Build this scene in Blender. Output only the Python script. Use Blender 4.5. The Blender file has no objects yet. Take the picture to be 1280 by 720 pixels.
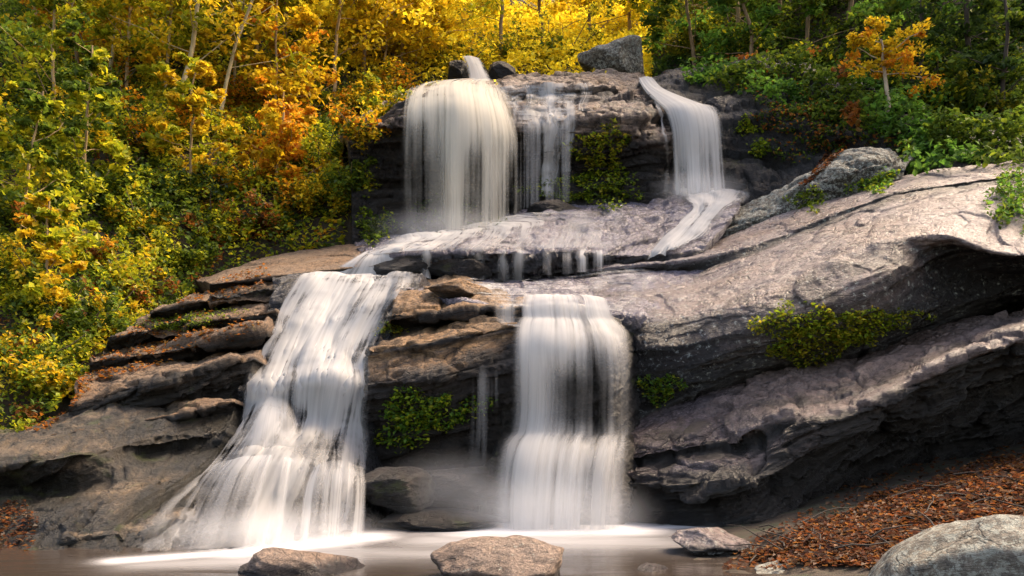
import bpy, bmesh, math, random
import numpy as np
from mathutils import Vector
from mathutils.bvhtree import BVHTree

R = math.radians
sc = bpy.context.scene
col = sc.collection
rng = np.random.default_rng(7)
random.seed(7)

# ------------------------------------------------------------------ camera
F, CX, HZ, CZ = 1244.0, 640.0, 480.0, 1.6      # focal length in photo pixels, horizon row, eye height


def P(px, py, Y):
    return np.array([(px - CX) / F * Y, Y, CZ - (py - HZ) / F * Y])


def proj(p):
    return CX + p[..., 0] / p[..., 1] * F, HZ - (p[..., 2] - CZ) / p[..., 1] * F


cam_d = bpy.data.cameras.new('camera')
cam = bpy.data.objects.new('camera', cam_d)
col.objects.link(cam)
cam.location = (0, 0, CZ)
cam.rotation_euler = (R(90), 0, 0)
cam_d.sensor_width = 36
cam_d.lens = F * 36 / 1280
cam_d.shift_y = (HZ - 360) / 1280
cam_d.clip_end = 400
sc.camera = cam

# ------------------------------------------------------------------ noise (numpy)
_g = np.random.default_rng(1).normal(size=(4096, 3))
_g /= np.linalg.norm(_g, axis=1)[:, None]


def _hash(i, j, k, s=0):
    h = (i.astype(np.int64) * 73856093) ^ (j.astype(np.int64) * 19349663) ^ (k.astype(np.int64) * 83492791) ^ (s * 2654435)
    h = (h ^ (h >> 13)) * 1274126177
    return (h ^ (h >> 16)) & 0x7fffffff


def pnoise(p, s=0):
    i = np.floor(p)
    f = p - i
    u = f * f * f * (f * (f * 6 - 15) + 10)
    out = 0
    for dx in (0, 1):
        for dy in (0, 1):
            for dz in (0, 1):
                g = _g[_hash(i[..., 0] + dx, i[..., 1] + dy, i[..., 2] + dz, s) % 4096]
                d = ((f - np.array([dx, dy, dz])) * g).sum(-1)
                w = (u[..., 0] if dx else 1 - u[..., 0]) * (u[..., 1] if dy else 1 - u[..., 1]) * (u[..., 2] if dz else 1 - u[..., 2])
                out = out + d * w
    return out * 1.5


def fbm(p, o=4, s=0, gain=.5):
    a, t = 1, 0
    for k in range(o):
        t = t + a * pnoise(p * 2.03 ** k + 17.3 * k, s + k)
        a *= gain
    return t


def rnd(i, s=0):
    z = np.zeros_like(i)
    return (_hash(i, z, z, s) % 10007) / 10007.0


def voronoi(p, s=0):
    """nearest cell: random value of the cell, its centre, distance to the border between cells"""
    i = np.floor(p)
    best = np.full(p.shape[:-1], 9.0)
    sec = best.copy()
    cid = np.zeros(p.shape[:-1])
    cc = np.zeros_like(p)
    for dx in (-1, 0, 1):
        for dy in (-1, 0, 1):
            for dz in (-1, 0, 1):
                c = i + np.array([dx, dy, dz])
                h = _hash(c[..., 0], c[..., 1], c[..., 2], s)
                jit = np.stack([(h % 1009) / 1009., (h // 1009 % 1013) / 1013., (h // 1000003 % 997) / 997.], -1)
                q = c + .1 + .8 * jit
                d = np.linalg.norm(p - q, axis=-1)
                m = d < best
                sec = np.where(m, best, np.minimum(sec, d))
                best = np.where(m, d, best)
                cid = np.where(m, h % 9973, cid)
                cc = np.where(m[..., None], q, cc)
    return cid / 9973., cc, sec - best


# ------------------------------------------------------------------ mesh helpers
def mesh_from(name, V, Fq, smooth=True, attrs=None, uv=None):
    me = bpy.data.meshes.new(name)
    V = np.asarray(V, np.float32).reshape(-1, 3)
    Fq = np.asarray(Fq, np.int32)
    n, k = Fq.shape
    me.vertices.add(len(V))
    me.vertices.foreach_set('co', V.ravel())
    me.loops.add(n * k)
    me.loops.foreach_set('vertex_index', Fq.ravel())
    me.polygons.add(n)
    me.polygons.foreach_set('loop_start', np.arange(0, n * k, k, dtype=np.int32))
    me.polygons.foreach_set('use_smooth', np.full(n, smooth))
    for a, val in (attrs or {}).items():
        val = np.asarray(val, np.float32)
        if val.ndim == 2 and val.shape[1] == 3:
            val = np.hstack([val, np.ones((len(val), 1), np.float32)])
        if val.ndim == 1:
            at = me.attributes.new(a, 'FLOAT', 'POINT')
            at.data.foreach_set('value', val)
        else:
            at = me.attributes.new(a, 'FLOAT_COLOR', 'POINT')
            at.data.foreach_set('color', val.ravel())
    if uv is not None:
        l = me.uv_layers.new(name='UVMap')
        l.data.foreach_set('uv', np.asarray(uv, np.float32)[Fq.ravel()].ravel())
    me.update(calc_edges=True)
    return me


def link(name, me, mat, parent=None):
    o = bpy.data.objects.new(name, me)
    if mat is not None and not me.materials:
        me.materials.append(mat)
    col.objects.link(o)
    if parent is not None:
        o.parent = parent
    return o


def empty(name, loc):
    o = bpy.data.objects.new(name, None)
    o.location = loc
    o.empty_display_size = .2
    col.objects.link(o)
    return o


def tag(o, label=None, cat=None, group=None, kind=None):
    if label: o['label'] = label
    if cat: o['category'] = cat
    if group: o['group'] = group
    if kind: o['kind'] = kind
    return o


def grid_faces(nv, nu, off=0):
    a = (np.arange(nv - 1)[:, None] * nu + np.arange(nu - 1)[None, :]).ravel() + off
    return np.stack([a, a + 1, a + nu + 1, a + nu], 1)


def hermite(t, X, tt):
    """smooth interpolation of X (n,k) at parameters t, evaluated at tt"""
    t = np.asarray(t, float)
    if len(t) == 2:
        w = ((tt - t[0]) / (t[1] - t[0]))[:, None]
        return X[0] * (1 - w) + X[1] * w
    d = (X[1:] - X[:-1]) / (t[1:] - t[:-1])[:, None]
    m = np.vstack([d[:1], (d[1:] + d[:-1]) / 2, d[-1:]])
    same = np.sign(d[1:]) == np.sign(d[:-1])
    m[1:-1] = np.where(same, m[1:-1], 0)
    j = np.clip(np.searchsorted(t, tt) - 1, 0, len(t) - 2)
    h = (t[j + 1] - t[j])[:, None]
    s = (tt - t[j])[:, None] / h
    return ((2 * s ** 3 - 3 * s ** 2 + 1) * X[j] + (s ** 3 - 2 * s ** 2 + s) * h * m[j]
            + (-2 * s ** 3 + 3 * s ** 2) * X[j + 1] + (s ** 3 - s ** 2) * h * m[j + 1])


def blur(G, k, axis):
    if k < 1: return G
    G = G.copy()
    for _ in range(k):
        A = np.swapaxes(G, 0, axis)
        B = A.copy()
        B[1:-1] = (A[:-2] + 2 * A[1:-1] + A[2:]) / 4
        G = np.swapaxes(B, 0, axis)
    return G


def normals(G):
    du = np.gradient(G, axis=1)
    dv = np.gradient(G, axis=0)
    N = np.cross(du, dv)
    N /= np.linalg.norm(N, axis=-1)[..., None] + 1e-9
    s = (N * (np.array([0, 0, CZ + 3]) - G)).sum(-1).mean()
    return N if s > 0 else -N


def unit(v):
    v = np.array(v, float)
    return v / np.linalg.norm(v)


def frame(n):
    n = unit(n)
    a = unit(np.cross([0, 1, 0], n))
    return a, np.cross(n, a), n


BVH_V, BVH_F = [], []
ROCKPTS = []


def rock_disp(G, N, amp=1., sdir=(-.28, -.3, .9), t=.2, seed=0, blocks=1., lay=1., big=1., ter=.12):
    A, B, C = frame(sdir)
    q = np.stack([G @ A, G @ B, G @ C], -1)
    d = .13 * big * fbm(G * .7, 3, seed + 1)
    # blocks split along the bedding
    for (sx, sz, am, sd) in ((1.15, .40, .16, 3), (.45, .15, .07, 5), (.2, .07, .022, 6)):
        qq = q / np.array([sx, sx, sz]) + .25 * np.stack([pnoise(G * 1.3, 11), pnoise(G * 1.3, 12), pnoise(G * 1.3, 13)], -1)
        cid, cc, e = voronoi(qq, seed + sd)
        tilt = np.stack([rnd(np.floor(cid * 9973), 1), rnd(np.floor(cid * 9973), 2), rnd(np.floor(cid * 9973), 3)], -1) - .5
        d += blocks * am * ((cid - .5) + ((qq - cc) * tilt).sum(-1) * .9 - .35 * np.exp(-(e / .07) ** 2))
    # bedding: layers that stand out or lie back
    out = ter + (1 - ter) * (1 - (np.abs(N @ C)) ** 2)
    h = q[..., 2] + .22 * pnoise(G * .45, seed + 21) + .05 * pnoise(G * 1.7, seed + 22)
    for (tt, am) in ((t, .11), (t * .37, .035)):
        k = np.floor(h / tt)
        f = h / tt - k
        rk = rnd(k + 500, seed + 2) - .5
        rk2 = rnd(k + 501, seed + 2) - .5
        w = np.clip((f - .82) / .18, 0, 1)
        w = w * w * (3 - 2 * w)
        m = np.clip(.6 + 1.1 * pnoise(G * np.array([.6, .6, .2]) + k[..., None] * 3.7, seed + 7), .1, 1.3)
        d += lay * am * out * m * ((rk * (1 - w) + rk2 * w) * 1.6 - .5 * np.exp(-((f - .9) / .09) ** 2))
    d += .03 * fbm(G * 3.1, 4, seed + 31)
    d += .010 * fbm(G * 11., 3, seed + 41)
    return G + N * (d * amp)[..., None]


def rock(name, label, cat, rows, mat, res=.028, soft=3, skirt=.7, register=True, group=None, wetfn=None, **kw):
    """a rock mass lofted through rows of (px, py, distance); every row is (tone, [points])"""
    tones = [r[0] for r in rows]
    rows = [list(r[1]) for r in rows]
    for r in rows:      # carry the mass on past the photograph's border
        if r[-1][0] > 1290:
            a, b = r[-2], r[-1]; r.append((b[0] + 420, b[1] + (b[1] - a[1]) / (b[0] - a[0]) * 300, b[2] + .3) + tuple(b[3:]))
        if r[0][0] <= -60:
            a, b = r[1], r[0]; r.insert(0, (b[0] - 330, b[1] + (a[1] - b[1]) / (a[0] - b[0]) * -200, b[2] + .2) + tuple(b[3:]))
    L = [np.array([P(*p[:3]) for p in r]) for r in rows]
    wid = max(np.linalg.norm(np.diff(l, axis=0), axis=1).sum() for l in L)
    nu = int(wid / res) + 2
    tt = np.linspace(0, 1, nu)
    U = []
    for r, l in zip(rows, L):
        px = np.array([p[0] for p in r], float)
        U.append(hermite((px - px[0]) / (px[-1] - px[0]), l, tt))
    TN = [np.interp(tt, (np.array([p[0] for p in r]) - r[0][0]) / (r[-1][0] - r[0][0]), [p[3] if len(p) > 3 else tn for p in r]) for r, tn in zip(rows, tones)]
    G, T = [], []
    for a, b, ta, tb in zip(U[:-1], U[1:], TN[:-1], TN[1:]):
        n = max(2, int(np.linalg.norm(a - b, axis=1).mean() / res * 1.05))
        for k in range(n):
            w = k / n
            G.append(a * (1 - w) + b * w)
            T.append(ta * (1 - w) + tb * w)
    G.append(U[-1]); T.append(TN[-1])
    G = np.array(G); T = np.array(T)
    G = blur(G, soft, 0)
    N = normals(G)
    base = G
    G = rock_disp(G, N, **kw)
    # turn the borders back into the hill so the mass has thickness
    if skirt:
        nv = G.shape[0]
        top = G[:1] + np.array([0, skirt * .6, -skirt])
        bot = G[-1:] + np.array([0, skirt, -skirt * .5])
        G = np.concatenate([top, G, bot], 0)
        le = G[:, :1] + np.array([-.12, skirt, -.15])
        ri = G[:, -1:] + np.array([.12, skirt, -.15])
        G = np.concatenate([le, G, ri], 1)
        T = np.pad(T, 1, mode='edge')
    nv, nu = G.shape[:2]
    wpx, wpy = proj(G.reshape(-1, 3))
    wet_ = np.clip(wetfn(wpx, wpy, G.reshape(-1, 3)), 0, 1) if wetfn else np.zeros(len(wpx))
    me = mesh_from(name, G, grid_faces(nv, nu), True, {'tone': T.ravel(), 'wetc': wet_})
    o = link(name, me, mat)
    # object origin at the base of the rock
    c = G.reshape(-1, 3).mean(0)
    tag(o, label, cat, group)
    if register:
        H = G[::2, ::2]
        off = sum(len(v) for v in BVH_V)
        BVH_V.append(H.reshape(-1, 3))
        BVH_F.append(grid_faces(H.shape[0], H.shape[1], off))
        ROCKPTS.append(base[::12, ::12].reshape(-1, 3))
    return o


def rng_pick(n, a, b):
    return rng.uniform(a, b, n)


# ------------------------------------------------------------------ materials
def newmat(name):
    m = bpy.data.materials.new(name)
    m.use_nodes = True
    nt = m.node_tree
    for n in list(nt.nodes): nt.nodes.remove(n)
    out = nt.nodes.new('ShaderNodeOutputMaterial')
    return m, nt, out


def nd(nt, t, **kw):
    n = nt.nodes.new(t)
    for k, v in kw.items():
        if k in ('noise_dimensions', 'operation', 'blend_type', 'data_type', 'attribute_name', 'feature', 'distance', 'interpolation_type', 'clamp', 'vector_type', 'rotation_type'):
            setattr(n, k, v)
        else:
            n.inputs[k].default_value = v
    return n


def ramp(nt, src, stops):
    r = nt.nodes.new('ShaderNodeValToRGB')
    e = r.color_ramp.elements
    while len(e) < len(stops): e.new(.5)
    for i, (p, c) in enumerate(stops):
        e[i].position = p
        e[i].color = (*c, 1) if len(c) == 3 else c
    nt.links.new(src, r.inputs[0])
    return r.outputs[0]


def mixc(nt, fac, a, b, mode='MIX'):
    m = nt.nodes.new('ShaderNodeMix')
    m.data_type = 'RGBA'; m.blend_type = mode
    for s, v in ((m.inputs[0], fac), (m.inputs[6], a), (m.inputs[7], b)):
        if hasattr(v, 'is_output'): nt.links.new(v, s)
        else: s.default_value = v if not isinstance(v, tuple) or len(v) == 4 else (*v, 1)
    return m.outputs[2]


def math_(nt, op, a, b=None, c=None, clamp=False):
    m = nt.nodes.new('ShaderNodeMath')
    m.operation = op; m.use_clamp = clamp
    for i, v in enumerate((a, b, c)):
        if v is None: continue
        if hasattr(v, 'is_output'): nt.links.new(v, m.inputs[i])
        else: m.inputs[i].default_value = v
    return m.outputs[0]


def rock_mat(name, dry, mid, dark, stain, lichen=0., moss=0., wet=.5, sdir=(-.28, -.3, .9), speck=0., warm=.5, bump=1.):
    m, nt, out = newmat(name)
    b = nd(nt, 'ShaderNodeBsdfPrincipled')
    geo = nd(nt, 'ShaderNodeNewGeometry')
    mp = nd(nt, 'ShaderNodeMapping')
    n = Vector(sdir).normalized()
    mp.vector_type = 'TEXTURE'
    mp.inputs['Rotation'].default_value = Vector((0, 0, 1)).rotation_difference(n).to_euler()
    mp.inputs['Scale'].default_value = (1, 1, .2)
    nt.links.new(geo.outputs['Position'], mp.inputs[0])
    pos = geo.outputs['Position']

    def noise(v, s, det=6, rough=.6, dist=0.):
        k = nd(nt, 'ShaderNodeTexNoise', Scale=s, Detail=det, Roughness=rough, Distortion=dist)
        nt.links.new(v, k.inputs['Vector'])
        return k.outputs['Fac']
    lay = noise(mp.outputs[0], 2.1, 8, .65, .3)
    big = noise(pos, .9, 5, .55)
    fine = noise(pos, 14, 6, .7)
    med = noise(pos, 3.3, 6, .6)
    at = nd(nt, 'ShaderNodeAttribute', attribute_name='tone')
    # tone 1 = dry, weathered surface; 0 = dark algae stained wet face, also shade painted into undercuts
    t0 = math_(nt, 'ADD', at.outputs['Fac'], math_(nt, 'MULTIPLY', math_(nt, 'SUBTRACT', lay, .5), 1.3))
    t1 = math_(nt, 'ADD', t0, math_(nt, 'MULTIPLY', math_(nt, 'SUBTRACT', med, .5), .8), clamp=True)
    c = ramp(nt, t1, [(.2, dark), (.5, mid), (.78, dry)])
    sm = ramp(nt, big, [(.45, (0, 0, 0)), (.62, (1, 1, 1))])
    c = mixc(nt, math_(nt, 'MULTIPLY', sm, warm), c, mixc(nt, 1., c, stain, 'MULTIPLY'))
    vc = nd(nt, 'ShaderNodeTexVoronoi', Scale=1.5); vc.feature = 'DISTANCE_TO_EDGE'
    wob = nd(nt, 'ShaderNodeVectorMath'); wob.operation = 'MULTIPLY_ADD'
    wn = nd(nt, 'ShaderNodeTexNoise', Scale=1.8, Detail=5.); nt.links.new(mp.outputs[0], wn.inputs['Vector'])
    nt.links.new(wn.outputs['Color'], wob.inputs[0]); wob.inputs[1].default_value = (.9, .9, .9); nt.links.new(mp.outputs[0], wob.inputs[2])
    nt.links.new(wob.outputs[0], vc.inputs['Vector'])
    crack = ramp(nt, vc.outputs['Distance'], [(.0, (0, 0, 0)), (.035, (1, 1, 1))])
    crk = math_(nt, 'MULTIPLY', math_(nt, 'SUBTRACT', 1., crack), ramp(nt, big, [(.4, (0, 0, 0)), (.6, (1, 1, 1))]))
    c = mixc(nt, math_(nt, 'MULTIPLY', crk, .8), c, (.02, .016, .013))
    spk = noise(pos, 38, 3, .8)
    c = mixc(nt, .7, c, mixc(nt, 1., c, ramp(nt, spk, [(.34, (.5, .5, .5)), (.5, (1, 1, 1)), (.66, (1.45, 1.42, 1.4))]), 'MULTIPLY'))
    c = mixc(nt, .9, c, mixc(nt, 1., c, ramp(nt, fine, [(.32, (.38, .38, .40)), (.5, (1, 1, 1)), (.68, (1.5, 1.5, 1.45))]), 'MULTIPLY'))
    if lichen:
        l1 = noise(pos, 15, 8, .8, .3)
        lm = ramp(nt, l1, [(.62 - .12 * lichen, (0, 0, 0)), (.66 - .12 * lichen, (1, 1, 1))])
        c = mixc(nt, math_(nt, 'MULTIPLY', lm, .65), c, (.42, .44, .38))
    if moss:
        m1 = noise(pos, 1.7, 8, .7, .5)
        sep = nd(nt, 'ShaderNodeSeparateXYZ')
        nt.links.new(geo.outputs['Normal'], sep.inputs[0])
        mm = ramp(nt, m1, [(.66 - .2 * moss, (0, 0, 0)), (.74 - .2 * moss, (1, 1, 1))])
        c = mixc(nt, math_(nt, 'MULTIPLY', mm, .75), c, (.045, .055, .012))
    wa = nd(nt, 'ShaderNodeAttribute', attribute_name='wetc')
    wm = math_(nt, 'MULTIPLY', wa.outputs['Fac'], ramp(nt, lay, [(.25, (.55,) * 3), (.6, (1, 1, 1))]), clamp=True)
    c = mixc(nt, math_(nt, 'MULTIPLY', wm, .85), c, mixc(nt, 1., c, (.46, .52, .68), 'MULTIPLY'))
    nt.links.new(c, b.inputs['Base Color'])
    wv = noise(pos, 1.3, 5, .6)
    w = math_(nt, 'ADD', math_(nt, 'MULTIPLY', wv, .9), wet - .5, clamp=True)
    rg = ramp(nt, w, [(.3, (.85,) * 3), (.62, (.32,) * 3), (.9, (.2,) * 3)])
    rg2 = math_(nt, 'ADD', rg, math_(nt, 'MULTIPLY', math_(nt, 'SUBTRACT', fine, .5), .35), clamp=True)
    nt.links.new(math_(nt, 'SUBTRACT', rg2, math_(nt, 'MULTIPLY', math_(nt, 'MULTIPLY', wm, rg2), .72), clamp=True), b.inputs['Roughness'])
    b.inputs['Specular IOR Level'].default_value = .45
    h = math_(nt, 'ADD', math_(nt, 'MULTIPLY', noise(mp.outputs[0], 7, 8, .7), .6), math_(nt, 'MULTIPLY', noise(pos, 22, 8, .75), .5))
    h = math_(nt, 'ADD', h, math_(nt, 'MULTIPLY', lay, 1.2))
    mp2 = nd(nt, 'ShaderNodeMapping'); mp2.inputs['Scale'].default_value = (1, 1, .35); nt.links.new(mp.outputs[0], mp2.inputs[0])
    h = math_(nt, 'SUBTRACT', h, math_(nt, 'MULTIPLY', crk, .5))
    h = math_(nt, 'ADD', h, math_(nt, 'MULTIPLY', noise(mp.outputs[0], 28, 5, .6), .45))
    bp = nd(nt, 'ShaderNodeBump', Strength=bump, Distance=.075)
    nt.links.new(h, bp.inputs['Height'])
    nt.links.new(bp.outputs[0], b.inputs['Normal'])
    nt.links.new(b.outputs[0], out.inputs[0])
    return m


M = {}
M['pink'] = rock_mat('pinkish_gneiss', (.16, .127, .122), (.055, .043, .040), (.014, .012, .011), (.95, .72, .5), lichen=.4, wet=.66, warm=.4, bump=.7)
M['purple'] = rock_mat('wet_purple_gneiss', (.19, .165, .18), (.08, .068, .072), (.02, .018, .02), (.85, .7, .55), wet=.78, warm=.35, bump=.65)
M['tan'] = rock_mat('tan_gneiss', (.165, .11, .068), (.06, .04, .026), (.012, .010, .007), (1., .78, .5), moss=.25, wet=.38)
M['gold'] = rock_mat('golden_gneiss', (.22, .14, .075), (.07, .045, .026), (.012, .009, .008), (1., .8, .5), wet=.42)
M['dark'] = rock_mat('dark_wet_gneiss', (.075, .06, .05), (.03, .024, .02), (.009, .008, .007), (1., .75, .5), moss=.35, wet=.6)
M['umber'] = rock_mat('umber_gneiss', (.125, .094, .086), (.04, .031, .028), (.008, .007, .006), (.9, .75, .6), wet=.68, warm=.4, bump=.75)
M['mossy'] = rock_mat('mossy_gneiss', (.14, .10, .062), (.045, .034, .022), (.010, .009, .006), (.9, .8, .5), moss=.45, wet=.55)
M['cliff'] = rock_mat('cliff_gneiss', (.22, .165, .13), (.065, .048, .04), (.010, .008, .007), (1., .75, .45), wet=.6, moss=.2, sdir=(-.06, -.12, 1))
M['slate'] = rock_mat('dark_slaty_gneiss', (.11, .11, .12), (.045, .045, .05), (.012, .012, .013), (.9, .8, .7), wet=.8, warm=.3)
M['lichen'] = rock_mat('lichen_gneiss', (.17, .155, .13), (.07, .062, .05), (.03, .027, .022), (.95, .85, .7), lichen=1.0, moss=.2, wet=.2)
M['boulder'] = rock_mat('brown_boulder_rock', (.21, .155, .12), (.10, .072, .056), (.03, .023, .02), (.95, .8, .65), wet=.35, lichen=.15)

SD = (-.28, -.3, .9)
HOR = (-.06, -.12, 1)

# ------------------------------------------------------------------ rock masses
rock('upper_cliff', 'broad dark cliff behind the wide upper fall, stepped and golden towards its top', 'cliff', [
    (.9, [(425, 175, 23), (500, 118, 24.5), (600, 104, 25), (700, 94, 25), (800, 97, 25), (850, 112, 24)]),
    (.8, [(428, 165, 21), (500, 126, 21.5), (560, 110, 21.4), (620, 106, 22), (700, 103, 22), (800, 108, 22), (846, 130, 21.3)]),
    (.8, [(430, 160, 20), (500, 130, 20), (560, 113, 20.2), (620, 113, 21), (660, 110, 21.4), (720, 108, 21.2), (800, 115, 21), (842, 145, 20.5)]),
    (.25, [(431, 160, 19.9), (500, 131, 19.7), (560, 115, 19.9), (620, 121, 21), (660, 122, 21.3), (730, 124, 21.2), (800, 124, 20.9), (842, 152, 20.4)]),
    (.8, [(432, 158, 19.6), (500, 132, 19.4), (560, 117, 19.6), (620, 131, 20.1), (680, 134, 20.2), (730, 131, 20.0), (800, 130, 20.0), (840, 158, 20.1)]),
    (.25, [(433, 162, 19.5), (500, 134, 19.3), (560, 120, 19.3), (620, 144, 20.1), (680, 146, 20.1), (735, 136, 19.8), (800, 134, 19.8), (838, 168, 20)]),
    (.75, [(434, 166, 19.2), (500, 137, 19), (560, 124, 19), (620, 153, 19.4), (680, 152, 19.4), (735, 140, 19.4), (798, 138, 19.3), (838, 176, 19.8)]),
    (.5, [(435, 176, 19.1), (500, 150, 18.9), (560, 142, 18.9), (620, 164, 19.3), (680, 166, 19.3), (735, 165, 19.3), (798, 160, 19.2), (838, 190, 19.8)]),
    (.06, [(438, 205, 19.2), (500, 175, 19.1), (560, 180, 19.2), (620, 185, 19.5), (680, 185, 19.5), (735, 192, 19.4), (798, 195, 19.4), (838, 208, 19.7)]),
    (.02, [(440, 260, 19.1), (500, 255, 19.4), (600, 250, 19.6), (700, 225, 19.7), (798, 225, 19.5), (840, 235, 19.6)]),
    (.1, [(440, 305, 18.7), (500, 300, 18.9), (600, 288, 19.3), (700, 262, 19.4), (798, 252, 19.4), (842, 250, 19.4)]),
], M['cliff'], sdir=HOR, t=.17, seed=3, lay=1.7, big=.6, res=.033)

rock('right_fall_cliff', 'dark mossy cliff wall beside the right hand fall under overhanging green branches', 'cliff', [
    (.3, [(795, 104, 24), (860, 88, 24), (920, 78, 23.5), (1000, 80, 22.5), (1100, 118, 20), (1200, 150, 18.5), (1330, 170, 17.5)]),
    (.3, [(800, 110, 22), (860, 96, 22.2), (920, 86, 22), (1000, 90, 21), (1100, 128, 19.2), (1200, 160, 17.8), (1330, 178, 17)]),
    (.15, [(812, 128, 21), (860, 124, 21), (920, 118, 20.9), (1000, 128, 20.2), (1100, 150, 18.6), (1200, 172, 17.4), (1330, 186, 16.8)]),
    (.3, [(822, 142, 20.6), (860, 140, 20.4), (920, 140, 20.3), (1000, 152, 19.6), (1100, 170, 18.3), (1200, 184, 17.2), (1330, 194, 16.6)]),
    (.12, [(826, 150, 20.2), (860, 150, 20), (920, 165, 20.2), (1000, 175, 19.6), (1100, 185, 18.3), (1200, 196, 17.2), (1330, 200, 16.6)]),
    (.05, [(830, 195, 20), (870, 190, 19.9), (920, 205, 19.9), (1000, 210, 19.2), (1100, 205, 18), (1200, 206, 17), (1330, 206, 16.4)]),
    (.1, [(832, 246, 19.6), (870, 248, 19.4), (920, 256, 19.2), (1000, 240, 18.3), (1100, 222, 17.4), (1200, 214, 16.6), (1330, 212, 16.2)]),
], M['dark'], sdir=HOR, t=.3, seed=9, res=.035, lay=1.3)

rock('middle_shelf', 'wet grey rock shelf with a knee high step under the two upper falls', 'rock ledge', [
    (.7, [(440, 300, 19.3), (500, 292, 19.5), (600, 276, 19.8), (700, 252, 20), (780, 243, 20), (860, 240, 19.9), (925, 240, 19.6)]),
    (.7, [(446, 308, 17.6), (500, 302, 17.6), (600, 288, 18), (700, 270, 18.2), (800, 262, 18.2), (870, 255, 18), (925, 262, 17.6)]),
    (.8, [(456, 316, 16.2), (500, 312, 16.2), (600, 302, 16.6), (700, 296, 16.9), (800, 296, 16.9), (870, 285, 17), (905, 285, 16.9)]),
    (.8, [(462, 321, 15.7), (500, 318, 15.5), (545, 316, 15.4), (600, 315, 15.4), (650, 315, 15.5), (720, 313, 15.8), (770, 316, 16), (830, 316, 16.2), (880, 310, 16.3)]),
    (.1, [(464, 327, 15.7), (500, 322, 15.5), (545, 320, 15.4), (600, 320, 15.45), (650, 319, 15.5), (720, 317, 15.8), (770, 320, 16), (830, 321, 16.2), (880, 315, 16.3)]),
    (.05, [(468, 347, 15.8), (545, 350, 15.8), (600, 352, 15.8), (650, 351, 15.8), (720, 341, 16.1), (770, 337, 16.2), (830, 331, 16.3), (880, 322, 16.4)]),
], M['purple'], wetfn=lambda x, y, g: .85 + .6 * pnoise(g * 1.2, 6), seed=14, t=.12, amp=.7, res=.028, blocks=.9, ter=.3)

rock('lower_shelf', 'smooth wet lavender grey rock apron feeding the middle fall', 'rock ledge', [
    (.85, [(470, 344, 16), (600, 349, 16), (700, 342, 16.3), (800, 330, 16.5), (890, 314, 17.4)]),
    (.85, [(485, 350, 15), (600, 358, 14.9), (700, 360, 15), (800, 350, 15.05), (890, 332, 16.0)]),
    (.8, [(520, 362, 14.2), (600, 370, 13.8), (700, 374, 13.8), (800, 368, 14.1), (890, 352, 15)]),
    (.7, [(560, 376, 13.5), (640, 386, 12.9), (700, 386, 12.8), (760, 390, 12.8), (820, 396, 13.2), (890, 386, 14.2)]),
    (.1, [(570, 400, 13.5), (640, 402, 13.0), (700, 404, 12.8), (760, 408, 12.8), (820, 420, 13.3), (890, 420, 14.3)]),
], M['purple'], wetfn=lambda x, y, g: .9 + .5 * pnoise(g * 1.2, 6), seed=21, t=.1, amp=.6, res=.026, blocks=.6, ter=.4)

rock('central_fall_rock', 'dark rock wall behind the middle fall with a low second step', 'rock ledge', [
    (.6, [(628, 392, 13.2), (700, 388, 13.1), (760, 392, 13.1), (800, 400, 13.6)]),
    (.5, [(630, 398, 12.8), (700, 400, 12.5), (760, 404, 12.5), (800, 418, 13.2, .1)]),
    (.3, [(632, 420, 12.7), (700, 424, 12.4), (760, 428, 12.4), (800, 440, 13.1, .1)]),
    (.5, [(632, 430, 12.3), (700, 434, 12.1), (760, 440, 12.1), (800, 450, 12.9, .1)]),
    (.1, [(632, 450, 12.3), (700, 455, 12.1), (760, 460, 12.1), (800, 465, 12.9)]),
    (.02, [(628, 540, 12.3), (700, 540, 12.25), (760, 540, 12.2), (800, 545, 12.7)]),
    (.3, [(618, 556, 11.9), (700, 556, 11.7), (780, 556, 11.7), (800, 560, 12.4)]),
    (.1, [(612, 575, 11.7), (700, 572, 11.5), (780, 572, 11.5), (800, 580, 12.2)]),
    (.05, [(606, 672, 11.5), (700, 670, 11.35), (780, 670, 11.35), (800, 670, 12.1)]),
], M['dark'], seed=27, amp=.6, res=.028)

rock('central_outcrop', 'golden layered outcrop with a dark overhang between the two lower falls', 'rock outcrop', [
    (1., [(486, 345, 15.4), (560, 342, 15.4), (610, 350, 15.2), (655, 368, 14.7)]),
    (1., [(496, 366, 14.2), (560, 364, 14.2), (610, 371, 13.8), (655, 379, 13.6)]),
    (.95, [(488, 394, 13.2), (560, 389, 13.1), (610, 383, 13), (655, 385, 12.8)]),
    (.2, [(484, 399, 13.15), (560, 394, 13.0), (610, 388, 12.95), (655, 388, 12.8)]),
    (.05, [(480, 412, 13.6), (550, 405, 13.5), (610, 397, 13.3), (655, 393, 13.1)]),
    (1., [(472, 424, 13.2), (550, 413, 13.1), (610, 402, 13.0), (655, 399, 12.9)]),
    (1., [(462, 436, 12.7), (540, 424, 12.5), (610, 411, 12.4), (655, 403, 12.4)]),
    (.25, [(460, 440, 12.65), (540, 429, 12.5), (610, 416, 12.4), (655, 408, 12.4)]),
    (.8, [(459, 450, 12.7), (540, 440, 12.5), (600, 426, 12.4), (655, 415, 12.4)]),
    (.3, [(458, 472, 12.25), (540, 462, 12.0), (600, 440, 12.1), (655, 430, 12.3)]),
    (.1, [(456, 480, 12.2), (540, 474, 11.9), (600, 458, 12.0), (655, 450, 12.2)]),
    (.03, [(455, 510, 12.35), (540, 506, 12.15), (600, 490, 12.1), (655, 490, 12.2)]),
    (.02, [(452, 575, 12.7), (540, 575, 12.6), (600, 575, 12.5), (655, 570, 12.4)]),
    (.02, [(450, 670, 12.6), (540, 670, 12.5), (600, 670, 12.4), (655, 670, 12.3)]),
], M['gold'], seed=33, t=.13, amp=.85, res=.024, blocks=.8, lay=1.3)

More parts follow.
